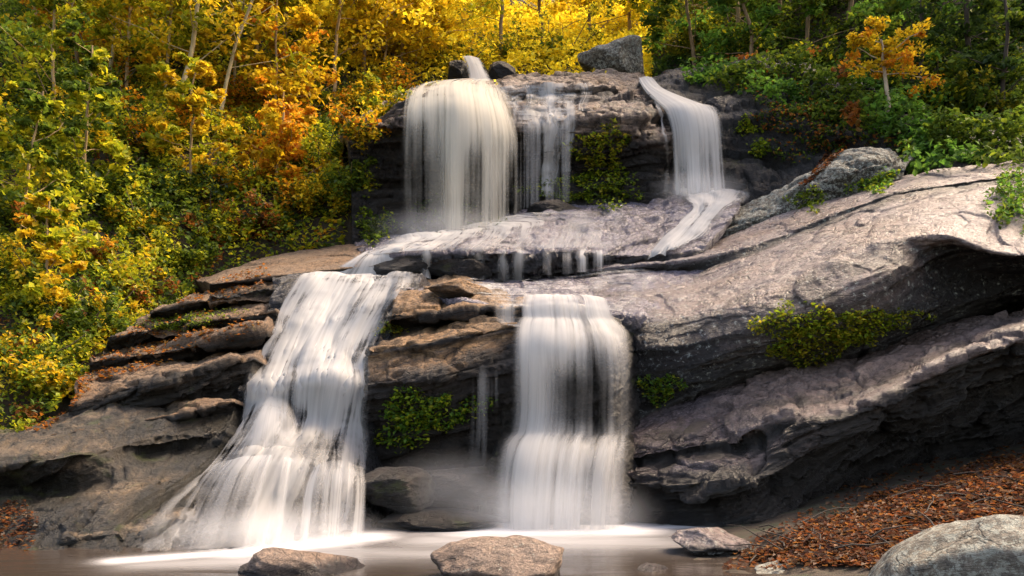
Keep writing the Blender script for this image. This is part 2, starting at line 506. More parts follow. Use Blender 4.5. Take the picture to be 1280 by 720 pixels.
rock('left_fall_rock', 'steep stepped bedrock the broad lower cascade slides over', 'rock slope', [
    (.5, [(340, 349, 16.2), (430, 345, 16.2), (525, 344, 15.8)]),
    (.5, [(342, 360, 14.8), (430, 357, 14.8), (530, 350, 14.7)]),
    (.3, [(328, 398, 13.9), (420, 395, 13.8), (505, 380, 13.9)]),
    (.2, [(322, 414, 13.7), (400, 414, 13.5), (488, 410, 13.4)]),
    (.2, [(306, 470, 12.9), (400, 466, 12.7), (472, 465, 12.7)]),
    (.2, [(298, 480, 12.6), (400, 474, 12.4), (470, 480, 12.5)]),
    (.05, [(290, 520, 12.5), (330, 518, 12.3), (400, 535, 12.35), (464, 550, 12.4)]),
    (.15, [(272, 568, 11.8), (330, 562, 11.55), (400, 573, 11.6), (462, 590, 11.9)]),
    (.1, [(255, 590, 11.4), (330, 580, 11.1), (400, 590, 11.2), (462, 605, 11.6)]),
    (.05, [(205, 650, 10.4), (300, 645, 10.5), (400, 650, 10.8), (468, 655, 11.1)]),
    (.05, [(140, 712, 9.2), (250, 706, 9.4), (350, 700, 9.8), (470, 690, 10.6)]),
], M['slate'], seed=39, amp=.7, res=.028, sdir=(-.1, -.25, .9))

rock('flat_tan_slab', 'flat smooth tan brown slab at the foot of the autumn slope, touching the upper cascade', 'rock slab', [
    (1., [(245, 352, 18), (330, 322, 18.4), (400, 310, 18.6), (500, 300, 18.4)]),
    (1., [(255, 352, 16.6), (330, 332, 16.8), (400, 322, 16.9), (497, 312, 16.8)]),
    (.95, [(262, 353, 15.6), (330, 346, 15.5), (400, 337, 15.4), (470, 330, 15.4), (494, 326, 15.5)]),
    (.15, [(262, 357, 15.6), (330, 350, 15.5), (400, 341, 15.4), (470, 334, 15.4), (494, 330, 15.5)]),
    (.05, [(262, 366, 15.9), (330, 360, 15.9), (400, 352, 15.9), (494, 342, 15.9)]),
], M['tan'], seed=44, t=.2, amp=.5, blocks=.35, res=.03)

led = [
    ((.9, [(236, 366, 16.2), (300, 358, 16), (385, 350, 15.9)]),
     (.9, [(190, 388, 14.8), (262, 374, 14.6), (352, 364, 14.6)]),
     (.2, [(190, 392, 14.8), (262, 378, 14.6), (352, 368, 14.6)]),
     (.05, [(186, 404, 15.1), (262, 390, 14.9), (350, 380, 14.9)])),
    ((.9, [(180, 402, 15.2), (262, 388, 15.0), (350, 378, 14.9)]),
     (.9, [(136, 418, 14.1), (212, 406, 14.0), (272, 398, 13.9), (345, 388, 13.9)]),
     (.2, [(136, 423, 14.1), (212, 412, 14.0), (272, 404, 13.9), (345, 393, 13.9)]),
     (.05, [(132, 436, 14.3), (212, 428, 14.3), (270, 420, 14.2), (342, 408, 14.2)])),
    ((.9, [(128, 434, 14.4), (212, 424, 14.4), (270, 416, 14.3), (342, 404, 14.3)]),
     (.9, [(112, 450, 13.5), (200, 438, 13.5), (270, 424, 13.4), (335, 411, 13.5)]),
     (.2, [(112, 455, 13.5), (200, 443, 13.5), (270, 430, 13.4), (335, 417, 13.5)]),
     (.05, [(112, 470, 13.8), (200, 458, 13.8), (270, 444, 13.7), (330, 432, 13.8)])),
    ((.9, [(112, 466, 13.9), (200, 454, 13.9), (270, 440, 13.8), (330, 430, 13.8)]),
     (.9, [(85, 505, 12.4), (150, 482, 12.5), (220, 464, 12.6), (318, 442, 12.8)]),
     (.25, [(85, 510, 12.4), (150, 488, 12.45), (220, 470, 12.5), (318, 448, 12.7)]),
     (.06, [(85, 530, 12.5), (150, 510, 12.55), (220, 494, 12.6), (310, 478, 12.8)]),
     (.03, [(85, 560, 12.6), (150, 540, 12.7), (220, 524, 12.8), (305, 505, 12.9)])),
]
ledl = ['topmost of the four stacked tan ledges, tucked under the flat slab',
        'second of the four stacked ledges from the top, with a mossy notch',
        'third stacked ledge from the top, thin lip strewn with leaves',
        'thickest and lowest of the four stacked ledges, with a tall dark face']
for k, (rw, lb) in enumerate(zip(led, ledl)):
    rock('rock_ledge', lb, 'rock ledge', list(rw), M['tan'], seed=50 + 7 * k, t=.09, amp=.95, blocks=.8, lay=1.3, res=.024,
         group='stacked ledges beside the broad lower cascade')

rock('lower_left_rock', 'massive brown mossy rock sloping into the pool beside the broad lower cascade', 'rock outcrop', [
    (.5, [(-60, 545, 12), (20, 535, 12.2), (100, 508, 12.7), (200, 502, 12.7), (300, 492, 12.8)]),
    (.5, [(-60, 560, 11.2), (20, 548, 11.5), (100, 530, 11.8), (200, 525, 12, .3), (292, 510, 12.3, .15)]),
    (.6, [(-60, 585, 10.7), (20, 570, 10.9), (70, 560, 10.9), (120, 554, 11.2), (200, 548, 11.6, .3), (285, 538, 11.9, .1)]),
    (.4, [(-60, 596, 10.6), (20, 580, 10.8), (70, 574, 10.8), (120, 564, 11.1), (200, 562, 11.7, .1), (275, 556, 11.9, .05)]),
    (.1, [(-60, 620, 11.0), (20, 605, 11.2), (70, 610, 11.1), (120, 604, 11.0, .5), (165, 600, 10.7, .8), (265, 585, 11.5, .05)]),
    (.2, [(-60, 642, 10.6), (20, 632, 10.6), (80, 628, 10.5), (140, 622, 10.3, .6), (190, 618, 10.6, .3), (248, 612, 11.0, .05)]),
    (.15, [(-60, 662, 10.1), (20, 664, 10.1), (80, 668, 9.9), (140, 664, 9.9), (190, 655, 10.2, .05), (225, 645, 10.5, 0)]),
    (.15, [(-60, 690, 9.6), (20, 690, 9.5), (80, 690, 9.45), (130, 688, 9.5), (170, 686, 9.6), (200, 676, 9.8)]),
    (.03, [(-60, 722, 9.0), (20, 722, 9.0), (80, 716, 9.1), (130, 712, 9.2), (170, 708, 9.2), (200, 704, 9.3)]),
], M['mossy'], seed=79, t=.26, amp=.95, res=.024, blocks=.38, lay=1.7, ter=.1, sdir=(-.45, -.3, .8))

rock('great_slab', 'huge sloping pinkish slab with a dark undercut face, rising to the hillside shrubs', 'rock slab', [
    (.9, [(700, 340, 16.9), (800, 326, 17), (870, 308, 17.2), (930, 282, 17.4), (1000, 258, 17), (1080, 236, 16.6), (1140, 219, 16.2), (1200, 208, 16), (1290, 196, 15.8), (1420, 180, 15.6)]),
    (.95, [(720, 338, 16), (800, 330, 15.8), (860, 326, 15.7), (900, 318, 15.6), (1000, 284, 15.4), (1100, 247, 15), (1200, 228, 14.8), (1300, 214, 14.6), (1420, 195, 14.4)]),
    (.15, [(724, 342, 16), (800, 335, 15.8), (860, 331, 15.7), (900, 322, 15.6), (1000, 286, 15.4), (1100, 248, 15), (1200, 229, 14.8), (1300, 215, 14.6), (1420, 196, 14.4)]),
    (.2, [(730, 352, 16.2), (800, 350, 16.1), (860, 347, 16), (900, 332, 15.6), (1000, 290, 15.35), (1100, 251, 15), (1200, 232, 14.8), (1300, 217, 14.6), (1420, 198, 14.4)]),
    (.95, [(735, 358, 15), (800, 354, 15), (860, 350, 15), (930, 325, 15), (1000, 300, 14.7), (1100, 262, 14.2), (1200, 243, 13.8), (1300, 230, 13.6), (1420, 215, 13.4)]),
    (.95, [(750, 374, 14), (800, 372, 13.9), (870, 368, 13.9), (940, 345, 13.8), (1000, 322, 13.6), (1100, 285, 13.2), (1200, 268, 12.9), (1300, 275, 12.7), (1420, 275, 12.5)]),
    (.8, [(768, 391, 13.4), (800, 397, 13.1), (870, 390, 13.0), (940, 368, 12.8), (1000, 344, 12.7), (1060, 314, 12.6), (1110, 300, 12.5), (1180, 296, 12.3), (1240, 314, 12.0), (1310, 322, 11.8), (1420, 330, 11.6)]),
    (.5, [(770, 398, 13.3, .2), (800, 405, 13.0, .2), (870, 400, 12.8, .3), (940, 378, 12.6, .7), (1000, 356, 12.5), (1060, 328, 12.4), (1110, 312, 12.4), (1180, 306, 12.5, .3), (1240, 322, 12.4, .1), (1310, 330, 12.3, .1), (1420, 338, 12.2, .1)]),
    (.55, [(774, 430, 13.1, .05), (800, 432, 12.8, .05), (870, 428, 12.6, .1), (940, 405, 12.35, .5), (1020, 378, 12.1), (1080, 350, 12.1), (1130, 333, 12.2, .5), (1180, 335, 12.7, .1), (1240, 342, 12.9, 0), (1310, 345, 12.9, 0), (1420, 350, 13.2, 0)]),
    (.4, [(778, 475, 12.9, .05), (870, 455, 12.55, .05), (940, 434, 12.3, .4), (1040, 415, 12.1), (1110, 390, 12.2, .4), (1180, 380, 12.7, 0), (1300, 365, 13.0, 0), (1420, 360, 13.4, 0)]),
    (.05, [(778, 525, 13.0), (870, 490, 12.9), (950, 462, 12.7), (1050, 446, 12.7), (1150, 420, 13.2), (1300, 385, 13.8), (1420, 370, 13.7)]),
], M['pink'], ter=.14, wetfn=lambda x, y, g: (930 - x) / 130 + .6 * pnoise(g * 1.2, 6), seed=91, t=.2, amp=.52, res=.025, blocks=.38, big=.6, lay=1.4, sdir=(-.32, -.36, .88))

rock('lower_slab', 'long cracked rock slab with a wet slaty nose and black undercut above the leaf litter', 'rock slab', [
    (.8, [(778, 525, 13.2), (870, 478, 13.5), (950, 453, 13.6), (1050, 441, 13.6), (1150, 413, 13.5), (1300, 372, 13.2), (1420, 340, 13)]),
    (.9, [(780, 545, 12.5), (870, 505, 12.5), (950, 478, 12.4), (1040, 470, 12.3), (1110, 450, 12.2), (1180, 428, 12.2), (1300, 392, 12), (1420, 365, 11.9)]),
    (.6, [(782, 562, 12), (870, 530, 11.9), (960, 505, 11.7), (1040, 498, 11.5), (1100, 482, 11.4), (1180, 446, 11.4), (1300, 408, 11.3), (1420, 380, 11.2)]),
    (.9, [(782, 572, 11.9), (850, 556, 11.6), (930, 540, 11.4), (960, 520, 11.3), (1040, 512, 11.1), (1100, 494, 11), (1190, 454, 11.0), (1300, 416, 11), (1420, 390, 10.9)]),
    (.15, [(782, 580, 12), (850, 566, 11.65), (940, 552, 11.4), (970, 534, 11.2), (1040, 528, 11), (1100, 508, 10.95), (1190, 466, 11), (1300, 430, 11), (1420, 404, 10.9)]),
    (.7, [(782, 588, 11.75), (850, 578, 11.4), (940, 562, 11.2), (980, 545, 11.1, .4), (1060, 545, 11.2, .1), (1110, 530, 11.5, 0), (1200, 500, 11.8, 0), (1300, 470, 12, 0), (1420, 440, 12, 0)]),  # low tones towards the right paint the undercut's shade
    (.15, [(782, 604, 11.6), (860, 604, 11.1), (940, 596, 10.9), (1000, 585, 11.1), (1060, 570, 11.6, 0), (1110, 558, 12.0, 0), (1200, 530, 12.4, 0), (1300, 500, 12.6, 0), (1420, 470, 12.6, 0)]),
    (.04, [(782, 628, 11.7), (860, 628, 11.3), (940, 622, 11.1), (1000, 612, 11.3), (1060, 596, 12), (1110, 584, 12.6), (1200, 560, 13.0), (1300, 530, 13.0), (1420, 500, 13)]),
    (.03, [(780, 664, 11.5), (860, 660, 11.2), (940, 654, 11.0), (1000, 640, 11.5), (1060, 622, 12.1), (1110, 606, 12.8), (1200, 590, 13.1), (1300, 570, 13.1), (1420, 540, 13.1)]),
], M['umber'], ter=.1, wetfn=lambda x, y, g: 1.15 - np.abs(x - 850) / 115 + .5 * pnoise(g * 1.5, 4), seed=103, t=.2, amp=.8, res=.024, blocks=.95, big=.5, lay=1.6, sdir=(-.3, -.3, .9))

rock('lichen_ridge', 'pale lichen covered rock ridge behind the great slab, with grass tufts on it', 'boulder', [
    (.6, [(880, 282, 19), (940, 262, 19), (1000, 232, 18.8), (1060, 190, 18.4), (1110, 184, 18.2), (1150, 205, 18)]),
    (.8, [(885, 280, 18.4), (940, 256, 18.3), (1000, 226, 18), (1060, 188, 17.6), (1105, 182, 17.4), (1140, 200, 17.3)]),
    (.8, [(888, 284, 17.6), (945, 260, 17.3), (1000, 234, 17), (1060, 198, 16.7), (1105, 190, 16.6), (1132, 206, 16.6)]),
    (.4, [(892, 290, 17.3), (950, 270, 17), (1000, 248, 16.8), (1060, 215, 16.5), (1105, 205, 16.4), (1128, 214, 16.4)]),
    (.2, [(895, 305, 17.2), (950, 296, 17), (1005, 272, 16.7), (1062, 250, 16.5), (1105, 235, 16.3), (1125, 230, 16.3)]),
], M['lichen'], seed=118, t=.3, amp=.8, res=.032)

rock('rock_ledge', 'thin tan ledge running under the four stacked ones down to the photo edge', 'rock ledge', [
    (.8, [(-60, 566, 12), (40, 540, 12.3), (120, 524, 12.6), (200, 512, 12.7), (298, 494, 12.8)]),
    (.85, [(-60, 566, 11.3), (40, 545, 11.55), (120, 532, 11.8), (200, 519, 12.0), (292, 500, 12.2)]),
    (.1, [(-60, 574, 11.3), (40, 553, 11.55), (120, 540, 11.8), (200, 526, 12.0), (292, 506, 12.2)]),
    (.05, [(-60, 590, 11.6), (40, 566, 11.9), (120, 552, 12.1), (200, 540, 12.3), (288, 520, 12.4)]),
], M['tan'], seed=171, t=.1, amp=.9, blocks=.8, lay=1.3, res=.026)
rock('rock_ledge', 'low dark ledge at the waterline beside the foot of the broad lower cascade', 'rock ledge', [
    (.5, [(40, 668, 10.4), (120, 650, 10.5), (190, 640, 10.6), (236, 628, 10.9)]),
    (.5, [(40, 676, 9.8), (120, 664, 9.8), (190, 652, 9.9), (226, 642, 10.2)]),
    (.1, [(40, 684, 9.8), (120, 674, 9.75), (186, 664, 9.8), (216, 654, 10.1)]),
    (.05, [(40, 712, 9.7), (120, 704, 9.7), (170, 696, 9.7), (196, 688, 9.9)]),
], M['mossy'], seed=177, t=.14, amp=.9, blocks=.9, lay=1.3, res=.026)

# stones -----------------------------------------------------------
def stone(name, label, px, py, Y, w, h, dpt, mat, seed, rot=0., flat=0., amp=1., group=None, cuts=9):
    """a free boulder: centre at the pixel and distance; half sizes w (across), h (up), dpt (deep)"""
    rs = np.random.default_rng(seed)
    n = 90
    th = np.linspace(0, np.pi, n)[:, None]
    ph = np.linspace(0, 2 * np.pi, 2 * n, endpoint=False)[None, :]
    D = np.stack([np.sin(th) * np.cos(ph), np.sin(th) * np.sin(ph), np.cos(th) + 0 * ph], -1)
    r = np.ones(D.shape[:2]) * 1.15
    for k in range(cuts + 6):
        c = unit(rs.normal(size=3) * np.array([1, 1, .8]))
        dd = rs.uniform(.72, .98)
        dot = D @ c
        r = np.minimum(r, np.where(dot > .05, dd / np.maximum(dot, .05), 9))
    r = np.minimum(r, 1.2)
    r = blur(np.concatenate([r[:, -3:], r, r[:, :3]], 1), 2, 1)[:, 3:-3]
    r = blur(r, 2, 0)
    G = D * r[..., None]
    q = G + seed * 3.1
    G = G * (1 + amp * (.09 * fbm(q * 1.2, 3, seed) + .03 * fbm(q * 4, 4, seed + 1)))[..., None]
    cr, sr = math.cos(rot), math.sin(rot)
    G = G * np.array([w, dpt, h])
    G = np.stack([G[..., 0] * cr - G[..., 2] * sr, G[..., 1], G[..., 0] * sr + G[..., 2] * cr], -1)
    c = P(px, py, Y)
    V = G.reshape(-1, 3)
    nv, nu = G.shape[:2]
    a = np.arange(nv - 1)[:, None] * nu
    j = np.arange(nu)[None, :]
    Fq = np.stack([(a + j), (a + nu + j), (a + nu + (j + 1) % nu), (a + (j + 1) % nu)], -1).reshape(-1, 4)
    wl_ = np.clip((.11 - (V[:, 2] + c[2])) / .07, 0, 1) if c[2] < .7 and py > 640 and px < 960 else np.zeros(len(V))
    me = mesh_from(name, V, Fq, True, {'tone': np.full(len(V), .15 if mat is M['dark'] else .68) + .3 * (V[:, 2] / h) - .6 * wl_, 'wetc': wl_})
    o = link(name, me, mat)
    o.location = c
    tag(o, label, 'boulder', group)
    return o


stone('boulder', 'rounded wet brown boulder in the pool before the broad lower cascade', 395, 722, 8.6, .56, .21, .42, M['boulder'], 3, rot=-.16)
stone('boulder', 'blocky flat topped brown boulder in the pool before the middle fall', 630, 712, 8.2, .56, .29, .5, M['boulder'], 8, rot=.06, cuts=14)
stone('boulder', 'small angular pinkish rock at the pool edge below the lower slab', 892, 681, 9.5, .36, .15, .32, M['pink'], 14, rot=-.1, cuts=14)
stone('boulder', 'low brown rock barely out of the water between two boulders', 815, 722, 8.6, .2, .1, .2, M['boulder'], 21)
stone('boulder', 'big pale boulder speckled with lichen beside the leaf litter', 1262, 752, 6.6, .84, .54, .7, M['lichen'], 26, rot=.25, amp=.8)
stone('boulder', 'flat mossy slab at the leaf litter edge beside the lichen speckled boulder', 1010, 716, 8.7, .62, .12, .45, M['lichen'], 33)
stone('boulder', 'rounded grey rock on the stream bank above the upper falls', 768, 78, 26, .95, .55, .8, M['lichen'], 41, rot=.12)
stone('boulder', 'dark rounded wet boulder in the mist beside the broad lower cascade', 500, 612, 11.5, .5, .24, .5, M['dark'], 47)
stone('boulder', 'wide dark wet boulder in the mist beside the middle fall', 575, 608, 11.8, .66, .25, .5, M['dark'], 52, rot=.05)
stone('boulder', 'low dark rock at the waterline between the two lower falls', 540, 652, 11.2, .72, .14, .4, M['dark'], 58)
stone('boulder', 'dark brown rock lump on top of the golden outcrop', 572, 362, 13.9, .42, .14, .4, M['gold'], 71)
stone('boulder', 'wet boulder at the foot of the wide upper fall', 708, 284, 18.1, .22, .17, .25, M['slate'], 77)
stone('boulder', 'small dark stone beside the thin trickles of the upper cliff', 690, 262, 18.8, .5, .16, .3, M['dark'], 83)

stone('boulder', 'dark rock on the near side of the tiny distant fall', 572, 90, 25.9, .32, .26, .3, M['dark'], 151)
stone('boulder', 'dark rock on the far side of the tiny distant fall', 625, 92, 25.9, .36, .26, .3, M['dark'], 157)
stone('boulder', 'first dark wet block of the knee high step, beside the foamy cascade', 506, 336, 15.6, .46, .21, .3, M['dark'], 131, cuts=12)
stone('boulder', 'second dark wet block of the knee high step, above the golden outcrop', 576, 336, 15.6, .5, .21, .3, M['dark'], 137, cuts=12)
V = np.concatenate(BVH_V); Fa = np.concatenate(BVH_F)
bvh_rock = BVHTree.FromPolygons(V.tolist(), Fa.tolist())

# ------------------------------------------------------------------ hillside terrain (a thin plate surface through survey points)
tp = [(-300, 700, 8), (-100, 620, 10), (0, 600, 10.6), (0, 530, 11.6), (90, 480, 13), (140, 420, 14.6), (240, 355, 16.5), (330, 312, 18.2), (450, 275, 20),
      (0, 420, 13.8), (-150, 500, 11.5), (0, 250, 17.5), (0, 100, 22), (0, 0, 26), (200, 250, 18.8), (200, 120, 22.5), (200, 0, 27), (400, 190, 21.5),
      (400, 110, 25), (400, 0, 31), (-300, 350, 13), (-300, 0, 22), (600, 70, 30), (600, 0, 42), (800, 60, 30), (800, 0, 38), (1000, 40, 25), (1000, -40, 29),
      (1140, 120, 20), (1280, 170, 18), (1280, 60, 21), (1280, -40, 25), (1500, 150, 17), (1500, 0, 21), (1450, 420, 12.6), (1600, 500, 10), (1600, 700, 7),
      (640, -200, 70), (0, -200, 60), (1280, -260, 60), (-500, 0, 30), (1900, 0, 30), (500, 95, 26.5), (700, 85, 27)]
TP = np.array([P(*p) for p in tp])
RP = np.concatenate(ROCKPTS) + np.array([0, .3, -.9])
cell = {}
for p in RP:
    k = (round(p[0] / .7), round(p[1] / .7))
    if k not in cell or p[2] < cell[k][2]: cell[k] = p
RP = np.array(list(cell.values())); print('terrain points', len(RP))
TP = np.concatenate([TP, RP, np.array([[0, 9, -.7], [-2, 8, -.7], [2, 9, -.7], [0, 6, -.9], [-4, 6, -.4], [3, 6, -.3], [5, 8, .1], [0, 3, -1], [-5, 2, 0], [5, 2, 0], [5, 11, -.1], [6, 12, .1], [7, 12, .3], [6.5, 10, .1], [5, 12.5, -.1], [8, 12, .5]])])
K = len(TP)


def U_(r):
    return np.where(r > 0, r * r * np.log(r + 1e-9), 0)


A_ = U_(np.linalg.norm(TP[:, None, :2] - TP[None, :, :2], axis=-1)) + 2.5 * np.eye(K)
Q_ = np.hstack([np.ones((K, 1)), TP[:, :2]])
S_ = np.linalg.solve(np.block([[A_, Q_], [Q_.T, np.zeros((3, 3))]]), np.concatenate([TP[:, 2], np.zeros(3)]))


def terrain_z(xy):
    out = []
    for c in np.array_split(xy, max(1, len(xy) // 20000 + 1)):
        out.append(U_(np.linalg.norm(c[:, None] - TP[None, :, :2], axis=-1)) @ S_[:K] + S_[K] + c @ S_[K + 1:])
    return np.concatenate(out)


nx, ny = 420, 420
gx, gy = np.meshgrid(np.linspace(-34, 34, nx), 1 + 84 * np.linspace(0, 1, ny) ** 1.5)
xy = np.stack([gx, gy], -1).reshape(-1, 2)
tz = terrain_z(xy)
tz = tz + .12 * fbm(np.column_stack([xy * .7, np.zeros(len(xy))]), 4, 5)
TG = np.column_stack([xy, tz])
soil, nt, out = newmat('forest_soil')
b = nd(nt, 'ShaderNodeBsdfPrincipled', Roughness=.95)
n1 = nd(nt, 'ShaderNodeTexNoise', Scale=2.5, Detail=8., Roughness=.7)
geo = nd(nt, 'ShaderNodeNewGeometry')
nt.links.new(geo.outputs['Position'], n1.inputs['Vector'])
nt.links.new(ramp(nt, n1.outputs['Fac'], [(.3, (.010, .007, .004)), (.5, (.028, .017, .008)), (.6, (.018, .022, .006)), (.75, (.06, .03, .010))]), b.inputs['Base Color'])
bp = nd(nt, 'ShaderNodeBump', Strength=.8, Distance=.08)
nt.links.new(n1.outputs['Fac'], bp.inputs['Height']); nt.links.new(bp.outputs[0], b.inputs['Normal'])
nt.links.new(b.outputs[0], out.inputs[0])
terrain = link('terrain', mesh_from('terrain', TG, grid_faces(ny, nx)), soil)
tag(terrain, kind='structure')
bvh_ter = BVHTree.FromPolygons(TG.tolist(), grid_faces(ny, nx).tolist())
EYE = Vector((0, 0, CZ))


def cast(px, py, tree):
    d = Vector(P(px, py, 1.)) - EYE
    d.normalize()
    h = tree.ray_cast(EYE, d)
    return h


def tz_at(x, y):
    h = bvh_ter.ray_cast(Vector((x, y, 200)), Vector((0, 0, -1)))
    return h[0].z if h[0] else 0.


# ------------------------------------------------------------------ leaf litter bank
bank_rows = [
    [(760, 668, 11.6), (930, 648, 11.6), (1060, 604, 12.4), (1180, 576, 13), (1300, 552, 13), (1450, 530, 12.6), (1900, 500, 12)],
    [(800, 690, 9.9), (900, 682, 9.9), (1000, 652, 10.3), (1100, 626, 10.5), (1200, 600, 10.6), (1300, 580, 10.6), (1450, 560, 10.4), (1900, 540, 10)],
    [(830, 712, 8.8), (920, 704, 8.9), (1000, 688, 9.0), (1100, 664, 9.0), (1200, 645, 9), (1300, 630, 9), (1450, 610, 8.8), (1950, 600, 8.5)],
    [(880, 736, 8.0), (960, 732, 8.0), (1050, 715, 8), (1150, 700, 7.8), (1250, 690, 7.6), (1400, 680, 7.4), (1500, 680, 7.2), (2000, 680, 7)],
    [(930, 800, 6.8), (1000, 800, 6.8), (1100, 780, 6.6), (1200, 770, 6.4), (1300, 760, 6.2), (1450, 760, 6), (1600, 760, 6), (2100, 760, 5.8)],
]
L = []
for r in bank_rows:
    l = np.array([P(*p) for p in r]); px = np.array([p[0] for p in r], float)
    L.append(hermite((px - px[0]) / (px[-1] - px[0]), l, np.linspace(0, 1, 170)))
L = np.array(L)
BG = np.array([hermite(np.arange(5.), L[:, k], np.linspace(0, 4, 150)) for k in range(170)]).transpose(1, 0, 2)
BG[..., 2] += .05 * fbm(BG * 1.6, 4, 9)
bank = link('ground', mesh_from('ground', BG, grid_faces(150, 170)), soil)
tag(bank, kind='structure')
bvh_bank = BVHTree.FromPolygons(BG.reshape(-1, 3).tolist(), grid_faces(150, 170).tolist())

# ------------------------------------------------------------------ leaves
leafm, nt, out = newmat('leaf')
at = nd(nt, 'ShaderNodeAttribute', attribute_name='leaf_col')
d1 = nd(nt, 'ShaderNodeBsdfDiffuse'); t1 = nd(nt, 'ShaderNodeBsdfTranslucent'); g1 = nd(nt, 'ShaderNodeBsdfGlossy', Roughness=.45)
g1.inputs['Color'].default_value = (.9, .9, .9, 1)
nt.links.new(at.outputs['Color'], d1.inputs['Color']); nt.links.new(at.outputs['Color'], t1.inputs['Color'])
ms = nd(nt, 'ShaderNodeMixShader', Fac=.55); nt.links.new(d1.outputs[0], ms.inputs[1]); nt.links.new(t1.outputs[0], ms.inputs[2])
ms2 = nd(nt, 'ShaderNodeMixShader', Fac=.012); nt.links.new(ms.outputs[0], ms2.inputs[1]); nt.links.new(g1.outputs[0], ms2.inputs[2])
nt.links.new(ms2.outputs[0], out.inputs[0])

barkm, nt, out = newmat('bark')
b = nd(nt, 'ShaderNodeBsdfPrincipled', Roughness=.85)
geo = nd(nt, 'ShaderNodeNewGeometry')
mp = nd(nt, 'ShaderNodeMapping'); mp.inputs['Scale'].default_value = (8, 8, 1.6)
nt.links.new(geo.outputs['Position'], mp.inputs[0])
n1 = nd(nt, 'ShaderNodeTexNoise', Scale=2., Detail=8., Roughness=.7); nt.links.new(mp.outputs[0], n1.inputs['Vector'])
oi = nd(nt, 'ShaderNodeObjectInfo')
nt.links.new(mixc(nt, 1., ramp(nt, n1.outputs['Fac'], [(.3, (.35, .33, .3)), (.5, (.8, .78, .74)), (.7, (1.2, 1.2, 1.15))]), oi.outputs['Color'], 'MULTIPLY'), b.inputs['Base Color'])
bp = nd(nt, 'ShaderNodeBump', Strength=.6, Distance=.03); nt.links.new(n1.outputs['Fac'], bp.inputs['Height']); nt.links.new(bp.outputs[0], b.inputs['Normal'])
nt.links.new(b.outputs[0], out.inputs[0])

PAL = {   # autumn leaf colours; yellow and moss brightened in place of sunlight
    'green': [(.075, .12, .012), (.105, .16, .015), (.15, .19, .015), (.055, .09, .012)],
    'dark': [(.03, .06, .012), (.045, .08, .015), (.035, .065, .02)],
    'lush': [(.08, .18, .02), (.13, .24, .028), (.07, .14, .022)],
    'olive': [(.20, .19, .012), (.28, .24, .014), (.14, .15, .012), (.34, .27, .02)],
    'yellow': [(.84, .66, .03), (.86, .74, .05), (.76, .64, .03), (.80, .58, .02)],
    'gold': [(.60, .40, .014), (.66, .46, .018), (.52, .32, .012), (.48, .38, .015)],
    'orange': [(.56, .24, .012), (.62, .31, .014), (.48, .17, .010), (.56, .36, .015)],
    'lime': [(.36, .35, .014), (.29, .32, .014), (.50, .44, .018), (.21, .25, .012)],
    'rust': [(.26, .09, .015), (.34, .12, .015), (.17, .06, .014), (.24, .13, .03)],
    'litter': [(.11, .038, .015), (.15, .05, .017), (.06, .022, .011), (.20, .085, .024), (.10, .055, .03), (.05, .03, .02)],
    'moss': [(.17, .24, .012), (.24, .31, .015), (.09, .14, .010), (.33, .34, .02)],
}
for k in PAL: PAL[k] = np.array(PAL[k])


def leaves(C, size, colors, up=.5, fold=.25, aspect=.62, r=None):
    r = r or rng
    n = len(C)
    nrm = r.normal(size=(n, 3)); nrm[:, 2] = np.abs(nrm[:, 2]) + up * 1.5
    nrm /= np.linalg.norm(nrm, axis=1)[:, None]
    a = np.cross(nrm, r.normal(size=(n, 3))); a /= np.linalg.norm(a, axis=1)[:, None]
    b_ = np.cross(nrm, a)
    s = (np.asarray(size) * r.uniform(.45, 1.0, n) ** 1.4 * 1.55)[:, None] / 2
    w = s * aspect
    V = np.stack([C - a * s, C + b_ * w + nrm * w * fold, C + a * s - nrm * s * .15, C - b_ * w + nrm * w * fold], 1)
    Fq = np.arange(4 * n).reshape(n, 4)
    return V.reshape(-1, 3), Fq, np.repeat(colors, 4, 0)


def pick(pal, n, r=None, pos=None, sc_=1.2, seed=0):
    r = r or rng
    p = PAL[pal]
    c = p[r.integers(0, len(p), n)] * r.uniform(.65, 1.3, (n, 1))
    return c


def zone_pal(px, py, r=None):
    """what colour the woods carry where: list of (weight, palette)"""
    q = np.zeros((len(px), 3))
    n = len(px)
    nn = pnoise(np.column_stack([px / 75., py / 75., np.zeros(n)]), 77)
    n2 = pnoise(np.column_stack([px / 30., py / 30., np.zeros(n)]), 78)
    u = rng.uniform(size=n)
    v = nn * .9 + n2 * .5 + (u - .5) * .5
    out = np.empty(n, object)
    for i in range(n):
        x, y, w = px[i], py[i], v[i]
        if x > 815:
            if x < 900 and y < 70: o = 'olive' if w > 0 else 'green'
            elif y > 110 and w > .3: o = 'olive'
            else: o = 'green' if w > -.1 else 'dark'
            if w > .55: o = 'olive'
        elif x > 430 and y < 120:
            o = 'yellow' if w > -.45 else 'olive'
            if x < 560: o = 'gold' if w > .1 else ('yellow' if w > -.2 else 'olive')
        elif x > 250 and y > 90 and y < 300:
            o = 'orange' if w > .1 else ('lime' if w > -.3 else 'green')
            if w > .5: o = 'gold'
        elif x > 180 and y <= 130:
            o = 'gold' if w > .35 else ('lime' if w > -.4 else 'green')
        elif y < 150:
            o = 'lime' if w > -.05 else 'green'
            if w > .45: o = 'orange'
        elif y < 260:
            o = 'lime' if w > .05 else 'green'
            if w > .5: o = 'gold'
            if w < -.6: o = 'rust'
        else:
            o = 'green' if w < .0 else 'lime'
            if w > .45: o = 'gold'
            if w < -.5: o = 'rust'
        out[i] = o
    cols = np.zeros((n, 3))
    for k in set(out):
        m = out == k
        cols[m] = pick(k, m.sum())
    return cols


